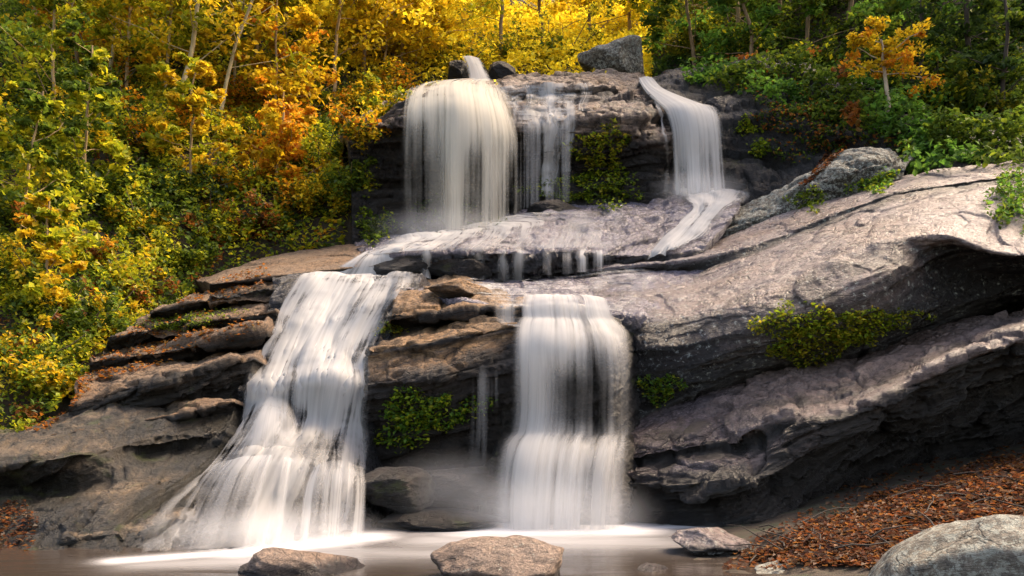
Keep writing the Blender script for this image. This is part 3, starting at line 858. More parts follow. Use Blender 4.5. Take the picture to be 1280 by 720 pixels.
def in_poly(px, py, poly):
    ins = np.zeros(len(px), bool)
    j = len(poly) - 1
    for i in range(len(poly)):
        xi, yi = poly[i]; xj, yj = poly[j]
        c = ((yi > py) != (yj > py)) & (px < (xj - xi) * (py - yi) / (yj - yi + 1e-9) + xi)
        ins ^= c
        j = i
    return ins


GORGE = [(-400, 640), (0, 568), (80, 500), (110, 450), (180, 400), (262, 354), (330, 322), (455, 300), (445, 170), (505, 122), (600, 108), (720, 100), (800, 104),
         (840, 130), (950, 120), (1050, 165), (1110, 188), (1135, 226), (1200, 214), (1290, 204), (1600, 170), (1600, 900), (-400, 900)]

# undergrowth of the two hillsides
N_ = 680000
yy = 9 + 30 * rng.uniform(0, 1, N_) ** 1.25
xx = rng.uniform(-1, 1, N_) * (yy * .74 + 1.)
zz = np.empty(N_)
zz = terrain_z(np.column_stack([xx, yy]))
bump = np.clip(.34 + .8 * fbm(np.column_stack([xx * .7, yy * .7, zz * .4]), 5, 60, .65), .04, 1.2)
pp = np.column_stack([xx, yy, zz + bump * 1.0 * rng.uniform(0, 1, N_) ** .6])
px, py = proj(pp)
keep = ~in_poly(px, py, GORGE) & ~((np.abs(px - 597) < 17) & (py > 64) & (py < 106) & (pp[:, 1] < 28)) & (px > -420) & (px < 1700) & (py > -120)
pp, px, py = pp[keep], px[keep], py[keep]
keep = np.array([bvh_rock.ray_cast(Vector(p) + Vector((0, 0, .02)), Vector((0, 0, 1)), 4)[0] is None for p in pp])
pp, px, py = pp[keep], px[keep], py[keep]
side = px < 640
for nm, m in (('undergrowth', side), ('undergrowth', ~side)):
    q = pp[m]
    Vv, Fq, cc = leaves(q, .045 + q[:, 1] * .0026, zone_pal(px[m], py[m]), up=.35)
    o = link(nm, mesh_from(nm, Vv, Fq, False, {'leaf_col': cc}), leafm)
    tag(o, 'low green and yellow leafy undergrowth over the autumn slope' if m is side else 'low dark green undergrowth over the other slope', kind='stuff')

# litter on the bank and on the ledges
def litter(poly, n, tree, size, name, label, lift=.012, pal='litter'):
    xs = [p[0] for p in poly]; ys = [p[1] for p in poly]
    C = []
    k = 0
    while len(C) < n and k < n * 6:
        k += 1
        x, y = random.uniform(min(xs), max(xs)), random.uniform(min(ys), max(ys))
        if not in_poly(np.array([x]), np.array([y]), poly)[0]: continue
        h = cast(x, y, tree)
        if tree is bvh_bank:
            h2 = cast(x, y, bvh_ter)
            if h2[0] is not None and (h[0] is None or h2[0].y < h[0].y): h = h2
        if h[0] is None or h[1].z * (1 if h[1].z > 0 else -1) < .35: continue
        C.append(np.array(h[0]) + np.array([0, 0, lift + random.random() * .03]))
    C = np.array(C)
    Vv, Fq, cc = leaves(C, size, pick(pal, len(C)), up=1.6, fold=.5, aspect=.7)
    o = link(name, mesh_from(name, Vv, Fq, False, {'leaf_col': cc}), leafm)
    tag(o, label, kind='stuff')
    return o


litter([(925, 702), (965, 684), (1010, 655), (1060, 643), (1095, 618), (1180, 600), (1230, 575), (1650, 540), (1650, 700), (1180, 690), (1100, 712), (960, 706)], 21000, bvh_bank, .062,
       'leaf_litter', 'rust brown fallen leaves on the bank')
litter([(900, 715), (930, 680), (1010, 640), (1090, 590), (1200, 556), (1420, 525), (1420, 700), (1100, 715)], 3500, bvh_bank, .055,
       'leaf_litter', 'scattered fallen leaves thinning out under the black undercut')
litter([(-60, 640), (30, 628), (48, 650), (40, 690), (-60, 700)], 700, bvh_rock, .05, 'leaf_litter', 'fallen leaves on the mossy rock')
litter([(120, 440), (250, 360), (330, 330), (340, 350), (250, 400), (330, 405), (280, 435), (120, 480), (60, 540), (30, 540)], 1500, bvh_rock, .05, 'leaf_litter', 'fallen leaves on the stacked ledges', pal='rust')
litter([(1010, 225), (1050, 165), (1075, 170), (1010, 232), (985, 240)], 700, bvh_rock, .06, 'leaf_litter', 'red brown fallen leaves in the gully')


def twigs(n, x0, x1, y0, y1, tree):
    parts = []
    for k in range(n):
        h = cast(random.uniform(x0, x1), random.uniform(y0, y1), tree)
        if h[0] is None: continue
        a = random.uniform(0, 3.14); l = random.uniform(.12, .45)
        q = np.linspace(-1, 1, 6)[:, None]
        p = np.array(h[0]) + q * l * np.array([math.cos(a), math.sin(a), .1]) + np.cumsum(rng.normal(size=(6, 3)) * .02, 0) + np.array([0, 0, .04])
        parts.append((p, np.linspace(.009, .004, 6)))
    return parts


TW = twigs(45, 930, 1270, 590, 705, bvh_bank)

# ------------------------------------------------------------------ plants
def tube(path, rad, nseg=9, seed=0):
    path = np.asarray(path, float)
    n = len(path)
    t = np.gradient(path, axis=0); t /= np.linalg.norm(t, axis=1)[:, None] + 1e-9
    a = np.cross(t, [.31, .95, .1]); a /= np.linalg.norm(a, axis=1)[:, None] + 1e-9
    b_ = np.cross(t, a)
    ph = np.linspace(0, 2 * np.pi, nseg, endpoint=False)
    ring = a[:, None] * np.cos(ph)[None, :, None] + b_[:, None] * np.sin(ph)[None, :, None]
    V = path[:, None] + ring * np.asarray(rad)[:, None, None]
    i = np.arange(n - 1)[:, None] * nseg; j = np.arange(nseg)[None]
    Fq = np.stack([i + j, i + (j + 1) % nseg, i + nseg + (j + 1) % nseg, i + nseg + j], -1).reshape(-1, 4)
    return V.reshape(-1, 3), Fq


def join(parts):
    Vs, Fs, off = [], [], 0
    for v, f in parts:
        Vs.append(v); Fs.append(f + off); off += len(v)
    return np.concatenate(Vs), np.concatenate(Fs)


tv, tf = join([tube(p, r, 5) for p, r in TW])
tag(link('twigs', mesh_from('twigs', tv, tf), barkm), 'thin fallen twigs among the rust brown leaves', kind='stuff').color = (.018, .012, .008, 1)


def make_tree(name, cat, label, base, height, lean, r0, bark, pals, group, seed, crown_from=.35, spread=.35, nleaf=2600, leafs=.11, nlimb=13):
    rs = np.random.default_rng(seed)
    root = empty(name, base)
    tag(root, label, cat, group)
    n = 14
    s = np.linspace(0, 1, n)
    wob = np.cumsum(rs.normal(size=(n, 2)) * .025 * height / n ** .5, axis=0)
    path = np.column_stack([lean[0] * height * s ** 1.3 + wob[:, 0], lean[1] * height * s + wob[:, 1], height * s - .3])
    parts = [tube(path, r0 * (1 - .85 * s) + .012)]
    C = []
    for k in range(nlimb):
        f = crown_from + (1 - crown_from) * (k + rs.uniform(0, 1)) / nlimb
        f = min(f, .98)
        b0 = np.array([np.interp(f, s, path[:, i]) for i in range(3)])
        az = k * 2.4 + rs.uniform(-.5, .5)
        ln = height * spread * (1.15 - .7 * (f - crown_from) / (1 - crown_from)) * rs.uniform(.6, 1.15)
        m = 7
        q = np.linspace(0, 1, m)
        dr = np.array([math.cos(az), math.sin(az), rs.uniform(.15, .7)])
        lp = b0 + dr * ln * q[:, None] + np.cumsum(rs.normal(size=(m, 3)) * .05 * ln, axis=0) * q[:, None]
        parts.append(tube(lp, (r0 * .2 * (1 - .6 * f)) * (1 - .85 * q) + .006, 6))
        for c in range(5):
            qc = rs.uniform(.35, 1.05)
            cc = lp[0] + (lp[-1] - lp[0]) * qc + rs.normal(size=3) * ln * .16
            C.append((cc, ln * rs.uniform(.14, .26)))
    Vv, Fq = join(parts)
    t = link('trunk', mesh_from('trunk', Vv, Fq), barkm, root)
    t.color = (*bark, 1)
    per = nleaf // len(C)
    P_, K_ = [], []
    for (cc, rr) in C:
        d = rs.normal(size=(per, 3)); d /= np.linalg.norm(d, axis=1)[:, None]
        P_.append(cc + d * rr * rs.uniform(.3, 1.1, (per, 1)) * np.array([1.25, 1.25, .7]))
        pal = pals[rs.integers(0, len(pals))]
        p = PAL[pal]
        K_.append(p[rs.integers(0, len(p), per)] * rs.uniform(.65, 1.3, (per, 1)))
    Vv, Fq, cc = leaves(np.concatenate(P_), leafs, np.concatenate(K_), up=.3, r=rs)
    link('crown', mesh_from('crown', Vv, Fq, False, {'leaf_col': cc}), leafm, root)
    return root


def make_shrub(label, px, py, rad, pals, seed, tree=None, group='shrubs on the autumn slope', leafs=.085, n=1500, name='shrub', cat='shrub', squash=.75):
    rs = np.random.default_rng(seed)
    h = cast(px, py, tree or bvh_ter)
    if h[0] is None: return None
    base = np.array(h[0])
    root = empty(name, base)
    tag(root, label, cat, group)
    stems, C = [], []
    b_green = pals[0] in ('green', 'dark', 'lush')
    for k in range(9):
        az = k * 2.4 + rs.uniform(-.4, .4)
        ln = rad * rs.uniform(.45, 1.7)
        dr = np.array([math.cos(az) * rs.uniform(.4, 1.1), math.sin(az) * rs.uniform(.4, 1.), rs.uniform(.35, 1.25)])
        q = np.linspace(0, 1, 5)
        lp = dr * ln * q[:, None] + np.cumsum(rs.normal(size=(5, 3)) * .05 * ln, 0) * q[:, None] - np.array([0, 0, .08])
        stems.append(tube(lp, .022 * rad * (1 - .8 * q) + .003, 5))
        for c in range(4):
            C.append((lp[0] + (lp[-1] - lp[0]) * rs.uniform(.35, 1.15) + rs.normal(size=3) * rad * .24, rad * rs.uniform(.16, .42)))
    Vv, Fq = join(stems)
    t = link('stem', mesh_from('stem', Vv, Fq), barkm, root); t.color = (.12, .085, .05, 1)
    per = n // len(C)
    P_, K_ = [], []
    for (cc, rr) in C:
        d = rs.normal(size=(per, 3)); d /= np.linalg.norm(d, axis=1)[:, None]
        P_.append(cc * np.array([1, 1, squash]) + d * rr * rs.uniform(.25, 1.1, (per, 1)))
        p = PAL[pals[rs.integers(0, len(pals))]]
        kk = p[rs.integers(0, len(p), per)]
        alt = PAL['lime' if b_green else 'green']
        kk = np.where(rs.uniform(size=(per, 1)) < .3, alt[rs.integers(0, len(alt), per)], kk)
        K_.append(kk * rs.uniform(.55, 1.35, (per, 1)))
    Vv, Fq, cc = leaves(np.concatenate(P_), leafs, np.concatenate(K_), up=.4, r=rs)
    link('foliage', mesh_from('foliage', Vv, Fq, False, {'leaf_col': cc}), leafm, root)
    return root


SH = [  # px, py, radius, palettes, label
    (30, 560, .45, ['green', 'lime'], 'low green shrub touching the top of the massive mossy rock'),
    (75, 490, .5, ['gold', 'lime'], 'golden green shrub beside the lowest stacked ledge'),
    (20, 455, .6, ['lime', 'gold'], 'yellow flecked shrub at the photo edge, level with the stacked ledges'),
    (112, 425, .5, ['lime', 'gold', 'green'], 'yellow green shrub at the end of the second stacked ledge'),
    (60, 395, .6, ['green', 'dark'], 'dark green shrub between two yellow ones above the lowest stacked ledge'),
    (160, 375, .5, ['rust', 'gold'], 'rusty gold shrub above the topmost stacked ledge'),
    (10, 345, .6, ['gold', 'lime'], 'gold shrub at the photo edge above the dark green one'),
    (95, 330, .6, ['rust', 'orange', 'lime'], 'small rust coloured shrub in the middle of the lower slope'),
    (215, 330, .5, ['lime', 'green'], 'olive shrub just above the flat tan slab end'),
    (175, 290, .6, ['lime', 'green', 'gold'], 'mixed yellow and green shrub below the tall birch'),
    (265, 300, .55, ['rust', 'lime'], 'brown leaved shrub over the middle of the flat tan slab'),
    (325, 290, .5, ['rust', 'gold'], 'withered brown shrub hanging over the flat tan slab'),
    (45, 275, .7, ['green', 'lime'], 'bushy green shrub halfway down the slope at the photo edge'),
    (120, 255, .7, ['green'], 'fresh green shrub in the middle of the slope'),
    (230, 245, .7, ['green', 'dark'], 'dense green shrub under the tall birch'),
    (300, 240, .6, ['orange', 'gold', 'lime'], 'orange flecked shrub beside the dense green one'),
    (370, 262, .7, ['orange', 'gold'], 'glowing orange shrub overhanging the dark cliff foot'),
    (430, 258, .7, ['gold', 'lime'], 'yellow shrub spilling beside the wide upper fall'),
    (395, 215, .8, ['green', 'lime'], 'bright green shrub beside the dark cliff edge'),
    (330, 195, .8, ['orange'], 'large bright orange shrub high on the slope'),
    (255, 180, .7, ['gold', 'lime'], 'golden shrub behind the birch foot'),
    (180, 185, .7, ['lime', 'orange'], 'olive and orange shrub at the thin leaning trunk foot'),
    (100, 185, .8, ['lime', 'gold'], 'yellowish shrub on the upper slope near the photo edge'),
    (20, 190, .8, ['lime', 'gold'], 'yellow topped shrub at the edge of the upper slope'),
    (60, 130, .9, ['green', 'dark'], 'deep green shrub between two orange bushes'),
    (130, 120, .9, ['orange', 'gold'], 'orange bush high on the slope near the photo top'),
    (300, 130, .9, ['orange', 'gold'], 'orange gold shrub between the two leaning birches'),
    (370, 140, .9, ['orange', 'lime'], 'amber shrub crowning the slope beside the cliff'),
    (440, 138, .8, ['orange', 'gold'], 'amber shrub right above the dark cliff corner'),
    (485, 118, .8, ['gold', 'orange'], 'golden shrub at the lip of the wide upper fall'),
]
for k, (a, b_, r_, pl, lb) in enumerate(SH):
    make_shrub(lb, a, b_, r_, pl, 300 + k, leafs=.045 + .0022 * (18 if b_ < 300 else 12), n=int(2600 + 1500 * r_))
for k, (a, b_, r_, pl, lb) in enumerate([
    (448, 172, .55, ['orange', 'gold'], 'orange shrub hanging over the top of the dark cliff corner'),
    (478, 140, .45, ['gold', 'lime'], 'yellow shrub rooted on the cliff edge against the widest fall'),
    (440, 232, .5, ['lime', 'green'], 'yellow green shrub pressed against the dark cliff wall')]):
    make_shrub(lb, a, b_, r_, pl, 370 + k, tree=bvh_rock, leafs=.085, n=2400)
SH2 = [
    (1250, 215, .55, ['green', 'lush'], 'bright green bush at the top end of the great slab'),
    (1190, 190, .6, ['olive', 'green'], 'yellowish green bush behind the great slab crest'),
    (1130, 165, .6, ['green', 'dark'], 'dark green bush just behind the lichen covered ridge'),
    (1260, 150, .7, ['olive', 'green'], 'olive bush above the top end of the great slab'),
    (1172, 138, .7, ['lush', 'green'], 'lush green bush beside the orange tree foot'),
    (1210, 105, .9, ['dark', 'green'], 'big dark bush in the shade of the steep bank'),
    (1010, 95, .8, ['green'], 'green bush hanging below the orange tree'),
    (940, 70, .9, ['green', 'lush'], 'green bush above the mossy cliff wall'),
    (865, 62, .9, ['green', 'olive'], 'yellow green bush above the head of the right hand fall'),
    (650, 78, .9, ['yellow', 'olive'], 'yellow bush behind the upper cliff centre'),
    (560, 88, .9, ['gold', 'yellow'], 'gold bush beside the small distant fall'),
    (700, 80, .8, ['yellow', 'olive'], 'low yellow bush beside the grey rock on the bank'),
]
for k, (a, b_, r_, pl, lb) in enumerate(SH2):
    make_shrub(lb, a, b_, r_, pl, 400 + k, leafs=.1, n=2200, group='bushes along the upper rim')

WHITE, TAN, BRN, DRK = (.44, .36, .2), (.38, .27, .13), (.22, .15, .08), (.06, .045, .035)
TR = [  # px, py base, height, lean, radius, bark, palettes, crown_from, leaf n, label
    (42, 60, 7, (.02, 0), .1, TAN, ['lime', 'green'], .45, 'upright pale trunked tree at the top corner of the slope'),
    (135, 115, 7, (.12, 0), .075, WHITE, ['lime', 'gold', 'lime'], .5, 'thin pale tree leaning slightly, second along the slope'),
    (100, 90, 6, (-.02, 0), .07, BRN, ['orange', 'gold'], .3, 'small orange crowned tree beside the thin pale one'),
    (225, 165, 8, (.13, .0), .13, WHITE, ['lime', 'gold', 'lime'], .5, 'tall white birch leaning towards the falls, mid slope'),
    (268, 160, 8, (.27, .0), .085, WHITE, ['lime', 'gold'], .5, 'slender white birch leaning strongly beside the tall one'),
    (355, 70, 7, (0, 0), .12, BRN, ['yellow', 'gold'], .4, 'brown trunked tree with yellow leaves above the orange shrubs'),
    (415, 130, 8, (.06, 0), .09, TAN, ['gold', 'yellow'], .45, 'slim tree with tan bark beside the dark cliff'),
    (385, 90, 7.5, (-.05, 0), .1, BRN, ['gold', 'orange'], .4, 'orange gold tree behind the slim tan one'),
    (315, 85, 7.5, (.05, 0), .08, TAN, ['yellow', 'lime'], .4, 'yellow olive tree behind the leaning birches'),
    (190, 60, 8, (.02, 0), .1, BRN, ['lime', 'green'], .3, 'olive crowned tree far up the slope'),
    (455, 98, 7.5, (.04, 0), .1, BRN, ['gold', 'yellow'], .3, 'gold tree with a dark trunk above the cliff corner'),
    (505, 92, 7, (-.06, 0), .08, TAN, ['yellow', 'gold'], .3, 'small yellow tree left of the distant fall'),
    (535, 75, 8, (.03, 0), .09, BRN, ['yellow', 'lime'], .25, 'yellow tree rising behind the wide upper fall'),
    (625, 72, 8, (.05, 0), .12, BRN, ['yellow'], .2, 'bright yellow tree just right of the distant fall'),
    (580, 50, 9, (-.02, 0), .12, BRN, ['yellow', 'lime'], .2, 'tall yellow green tree behind the distant fall'),
    (680, 60, 9, (-.04, 0), .12, BRN, ['yellow'], .15, 'sunlit lemon yellow tree above the stepped cliff top'),
    (735, 55, 9, (.02, 0), .12, BRN, ['yellow', 'gold'], .15, 'glowing yellow tree behind the grey rock on the bank'),
    (785, 40, 9, (.02, 0), .12, TAN, ['yellow', 'lime'], .2, 'pale yellow tree between the grey rock and the green bank'),
    (640, 20, 11, (0, 0), .15, BRN, ['yellow'], .1, 'distant yellow tree above the centre of the cliff'),
    (490, 30, 10, (0, 0), .15, BRN, ['gold', 'yellow'], .1, 'distant golden tree high behind the cliff corner'),
    (560, 10, 11, (0, 0), .15, BRN, ['yellow', 'gold'], .1, 'farthest gold tree at the photo top'),
    (720, 10, 11, (0, 0), .15, BRN, ['yellow'], .1, 'farthest lemon yellow tree at the photo top'),
    (845, 40, 8, (-.02, 0), .1, TAN, ['lime', 'green'], .2, 'yellow green tree at the start of the green bank'),
    (925, 62, 8, (-.1, 0), .12, TAN, ['green', 'lush'], .3, 'green tree with a pale trunk leaning over the cliff wall'),
    (975, 40, 8, (0, 0), .11, BRN, ['green', 'lush'], .15, 'leafy green tree behind the orange one'),
    (1180, 60, 8, (0, 0), .11, DRK, ['green', 'lush'], .1, 'dense green tree beyond the orange tree'),
    (1215, 95, 7, (-.03, 0), .12, DRK, ['dark', 'green'], .35, 'dark trunked tree in deep shade at the photo edge'),
    (1275, 90, 7, (0, 0), .1, DRK, ['dark'], .1, 'shadowy dark green tree in the top corner'),
    (900, 20, 9, (0, 0), .12, BRN, ['green', 'lime'], .1, 'distant green tree above the mossy cliff wall'),
    (1060, 30, 8, (0, 0), .12, BRN, ['green'], .1, 'broad green tree behind the orange tree crown'),
]
TR += [
    (70, 165, 5.5, (.05, 0), .07, TAN, ['lime', 'green'], .35, 'thin sapling among the yellow topped shrubs near the photo edge'),
    (160, 130, 6, (-.04, 0), .07, TAN, ['lime', 'gold'], .4, 'thin sapling just left of the tall white birch'),
    (205, 110, 6.5, (.08, 0), .07, WHITE, ['lime', 'gold'], .4, 'faint slender birch far behind the tall white one'),
    (290, 110, 6, (.15, 0), .06, WHITE, ['gold', 'lime'], .4, 'thread thin birch right of the strongly leaning one'),
    (335, 165, 5.5, (.04, 0), .06, TAN, ['orange', 'gold'], .35, 'orange sapling rising from the big orange shrub'),
    (400, 75, 6.5, (.08, 0), .07, WHITE, ['gold', 'yellow'], .35, 'thin pale birch above the amber shrub'),
    (438, 70, 6.5, (.1, 0), .07, TAN, ['gold', 'yellow'], .35, 'thin leaning tree above the dark cliff corner'),
    (478, 95, 5, (.05, 0), .05, WHITE, ['gold', 'yellow'], .3, 'small pale birch beside the lip of the widest fall'),
    (520, 85, 5, (.04, 0), .05, WHITE, ['yellow', 'gold'], .3, 'tiny pale birch between the widest fall and the distant one'),
    (105, 255, 4.5, (.06, 0), .05, TAN, ['green', 'lime'], .3, 'green sapling in the middle of the slope'),
    (25, 300, 4, (.05, 0), .05, TAN, ['lime', 'green'], .3, 'yellow green sapling at the photo edge over the golden shrub'),
    (240, 235, 4, (.05, 0), .05, TAN, ['lime', 'gold'], .35, 'sapling with thin yellow leaves over the dense green shrub'),
    (345, 250, 3.6, (.08, 0), .05, TAN, ['orange', 'gold'], .3, 'low orange sapling bending towards the dark cliff foot'),
    (60, 400, 3, (.05, 0), .04, TAN, ['gold', 'lime'], .3, 'low golden sapling above the lowest stacked ledge'),
    (868, 88, 6, (-.12, -.05), .1, BRN, ['lush', 'green', 'lime'], .1, 'soft green tree hanging over the head of the right hand fall'),
    (940, 95, 6, (-.1, -.08), .1, BRN, ['lush', 'lush', 'green'], .1, 'fresh green tree drooping over the mossy cliff wall'),
    (1010, 70, 7, (-.05, -.05), .1, BRN, ['lush', 'green'], .1, 'fresh green tree left of the orange one'),
    (1160, 110, 6, (-.05, -.05), .1, DRK, ['lush', 'green'], .1, 'fresh green tree right of the orange one'),
    (1250, 150, 5, (-.05, -.05), .1, DRK, ['green', 'dark'], .1, 'shaded green tree over the top end of the great slab'),
]
for k, (a, b_, H, ln, r0, bk, pl, cf, lb) in enumerate(TR):
    h = cast(a, b_, bvh_ter)
    if h[0] is None:
        print('no ground for tree', a, b_); continue
    d = h[0].y
    H, r0, cf = H * .7, r0 * .45, cf * .55
    make_tree('birch_tree' if bk == WHITE else 'autumn_tree' if a < 815 else 'leafy_tree', 'birch' if bk == WHITE else 'tree', lb, np.array(h[0]), H, ln, r0, bk, pl,
              'trees on the wooded slopes', 500 + k, crown_from=cf, spread=.34, nleaf=3400, leafs=.06 + .0032 * d)

# the small orange tree
h = cast(1105, 134, bvh_rock)
ht = cast(1105, 134, bvh_ter)
ob = h[0] if h[0] is not None and (ht[0] is None or h[0].y < ht[0].y) else ht[0]
print('orange tree at', ob)
make_tree('maple_tree', 'tree', 'small spreading tree with bright orange leaves above the lichen ridge', np.array(ob) + np.array([0, -.25, 0]), 1.45, (-.1, -.1), .04, (.4, .33, .25),
          ['gold', 'orange', 'gold'], 'trees on the wooded slopes', 777, crown_from=.52, spread=.6, nleaf=2600, leafs=.085, nlimb=10)


# green clumps growing on the rock
def clump(label, cx, cy, rx, ry, n, size, pals, lift=.1, name='moss_clump', cat='moss', rot=0., seed=0):
    lift *= .6; size *= .8; n = int(n * 1.5)
    rs = np.random.default_rng(900 + seed)
    C, K_ = [], []
    cr, sr = math.cos(rot), math.sin(rot)
    for k in range(n):
        a = rs.uniform(0, 6.283); q = rs.uniform() ** .5 * (1 + .35 * math.sin(3 * a + seed) + .2 * math.sin(7 * a + seed))
        u, v = math.cos(a) * q * rx, math.sin(a) * q * ry
        if pnoise(np.array([[u / rx * 1.9 + seed, v / ry * 1.9, 0]]), 5)[0] < -.3: continue
        h = cast(cx + u * cr - v * sr, cy + u * sr + v * cr, bvh_rock)
        if h[0] is None: continue
        nn = h[1] if h[1].dot(EYE - h[0]) > 0 else -h[1]
        p = np.array(h[0]) + np.array(nn) * rs.uniform(.0, lift) + rs.normal(size=3) * .02
        C.append(p)
        g = PAL[pals[int(rs.uniform() * len(pals))]]
        K_.append(g[rs.integers(0, len(g))] * rs.uniform(.6, 1.3))
    if len(C) < 5:
        print('clump empty', label); return
    C = np.array(C)
    med = np.median(C[:, 1]); m = np.abs(C[:, 1] - med) < 1.6
    Vv, Fq, cc = leaves(C[m], size, np.array(K_)[m], up=.5, r=rs)
    o = link(name, mesh_from(name, Vv, Fq, False, {'leaf_col': cc}), leafm)
    tag(o, label, cat)
    if cat == 'moss' or name == 'grass_tuft':
        o.name = 'moss' if cat == 'moss' else 'grass'; o['kind'] = 'stuff'; del o['category']


clump('bright green plants growing on the dark recess between the lower falls', 530, 520, 62, 30, 1500, .07, ['moss', 'lush'], .16, 'fern_clump', 'plants', rot=-.25, seed=1)
clump('green and yellow plant cushion in the fold between the two big slabs', 1035, 412, 88, 30, 2600, .065, ['moss', 'moss', 'olive'], .14, 'plant_cushion', 'plants', rot=-.12, seed=2)
clump('small bright green tuft beside the middle fall', 824, 484, 27, 17, 420, .06, ['moss', 'lush'], .12, 'grass_tuft', 'plants', seed=3)
clump('yellow green plants hanging on the upper cliff face', 752, 190, 30, 34, 800, .09, ['moss', 'olive'], .2, 'fern_clump', 'plants', seed=4)
clump('lower dark moss cushion of the upper cliff', 738, 235, 62, 22, 1300, .09, ['moss', 'green'], .2, seed=5)
clump('moss seen behind the wide upper fall', 555, 268, 62, 24, 700, .08, ['dark', 'green'], .1, seed=6)
clump('yellow green moss spot on the wall beside the right hand fall', 934, 160, 14, 11, 160, .09, ['moss'], .12, seed=7)
clump('lower moss spot on the wall beside the right hand fall', 952, 186, 15, 9, 160, .09, ['moss', 'green'], .12, seed=8)
clump('brown and green creepers over the mossy cliff wall', 1010, 150, 90, 40, 1600, .09, ['rust', 'dark', 'green'], .25, 'creeper', 'plants', rot=.35, seed=9)
clump('green grass tuft on the lichen ridge beside the great slab', 1095, 230, 26, 11, 420, .08, ['lush', 'moss'], .14, 'grass_tuft', 'plants', rot=-.3, seed=10)
clump('grassy patch halfway along the lichen ridge', 1012, 250, 20, 14, 320, .07, ['green', 'moss'], .1, 'grass_tuft', 'plants', seed=11)
clump('leafy green plant at the end of the great slab', 1265, 250, 26, 42, 900, .08, ['green', 'lush'], .25, 'fern_clump', 'plants', seed=12)
clump('moss at the notch of the golden outcrop', 488, 412, 18, 9, 220, .05, ['moss', 'olive'], .06, seed=13)
clump('dark mossy plants at the foot of the dark cliff', 470, 285, 25, 22, 500, .09, ['green', 'moss'], .2, seed=15)
clump('moss line along the stacked ledges', 230, 402, 60, 9, 800, .045, ['green', 'moss'], .05, rot=-.12, seed=16)

C = []; rs = np.random.default_rng(5)
bank_poly = [(845, 92), (900, 78), (1000, 72), (1150, 120), (1330, 150), (1330, 207), (1200, 212), (1138, 222), (1112, 182), (1050, 165), (985, 140), (905, 118), (860, 108)]
while len(C) < 9000:
    x, y = rs.uniform(845, 1330), rs.uniform(72, 222)
    if not in_poly(np.array([x]), np.array([y]), bank_poly)[0]: continue
    h = cast(x, y, bvh_rock)
    if h[0] is None:
        h = cast(x, y, bvh_ter)
    lump = max(.05, .35 + .8 * pnoise(np.array([[h[0].x * 1.1, h[0].y * 1.1, h[0].z * 1.1]]), 91)[0])
    C.append(np.array(h[0]) + np.array([0, -.4, .7]) * lump * rs.uniform(0, 1) ** .7)
C = np.array(C); px, py = proj(C)
cc = np.where(((pnoise(C * .8, 92) > .3) & (px < 1075))[:, None], pick('rust', len(C)), np.where((pnoise(C * .6, 93) > 0)[:, None], pick('lush', len(C)), pick('green', len(C))))
Vv, Fq, cc = leaves(C, .115, cc, up=.3)
tag(link('undergrowth', mesh_from('undergrowth', Vv, Fq, False, {'leaf_col': cc}), leafm), 'dark brush hanging over the top of the mossy cliff wall', kind='stuff')

# ------------------------------------------------------------------ water
def water_mat(name, su, sv, lo, hi, tint=(.52, .515, .51), lace=.12):
    m, nt, out = newmat(name)
    uv = nd(nt, 'ShaderNodeUVMap'); uv.uv_map = 'UVMap'
    at = nd(nt, 'ShaderNodeAttribute', attribute_name='dens')

    def st(a, b_, det, off):
        mp = nd(nt, 'ShaderNodeMapping'); mp.inputs['Scale'].default_value = (a, b_, 1); mp.inputs['Location'].default_value = (off, off * .7, 0)
        nt.links.new(uv.outputs[0], mp.inputs[0])
        n = nd(nt, 'ShaderNodeTexNoise', Scale=1., Detail=det, Roughness=.55, Distortion=.15)
        nt.links.new(mp.outputs[0], n.inputs['Vector'])
        return n.outputs['Fac']
    a1, a2, a3, a4 = st(su, sv, 2, 0), st(su * 3.7, sv * 1.1, 3, 5), st(su * .33, sv * .8, 2, 9), st(su * .45, sv * 5, 3, 14)
    s = math_(nt, 'ADD', math_(nt, 'MULTIPLY', a1, .38), math_(nt, 'ADD', math_(nt, 'MULTIPLY', a2, .25), math_(nt, 'MULTIPLY', a3, .25)))
    s = math_(nt, 'ADD', s, math_(nt, 'ADD', math_(nt, 'MULTIPLY', a4, lace), .12 - lace * .5))
    s = nd_map(nt, s, lo, hi)
    # thin water breaks into threads, full water closes
    d = at.outputs['Fac']
    x = math_(nt, 'DIVIDE', math_(nt, 'SUBTRACT', s, math_(nt, 'SUBTRACT', .8, math_(nt, 'MULTIPLY', d, .82))), .66, clamp=True)
    x = math_(nt, 'SMOOTH_MIN', x, 1., .2)
    al = math_(nt, 'MULTIPLY', x, math_(nt, 'ADD', .35, math_(nt, 'MULTIPLY', d, .62)), clamp=True)
    al = math_(nt, 'MULTIPLY', al, math_(nt, 'MULTIPLY', d, 5., clamp=True), clamp=True)
    fs = nd_map(nt, st(su * 5., sv * .8, 4, 21), .36, .64)
    al = math_(nt, 'MULTIPLY', al, math_(nt, 'ADD', .68, math_(nt, 'ADD', math_(nt, 'MULTIPLY', fs, .16), math_(nt, 'MULTIPLY', s, .16))), clamp=True)
    df = nd(nt, 'ShaderNodeBsdfDiffuse'); df.inputs['Color'].default_value = (*tint, 1)
    tr = nd(nt, 'ShaderNodeBsdfTranslucent'); tr.inputs['Color'].default_value = (*tint, 1)
    mx = nd(nt, 'ShaderNodeMixShader', Fac=.4); nt.links.new(df.outputs[0], mx.inputs[1]); nt.links.new(tr.outputs[0], mx.inputs[2])
    tp_ = nd(nt, 'ShaderNodeBsdfTransparent')
    fin = nd(nt, 'ShaderNodeMixShader'); nt.links.new(al, fin.inputs[0]); nt.links.new(tp_.outputs[0], fin.inputs[1]); nt.links.new(mx.outputs[0], fin.inputs[2])
    nt.links.new(fin.outputs[0], out.inputs[0])
    return m


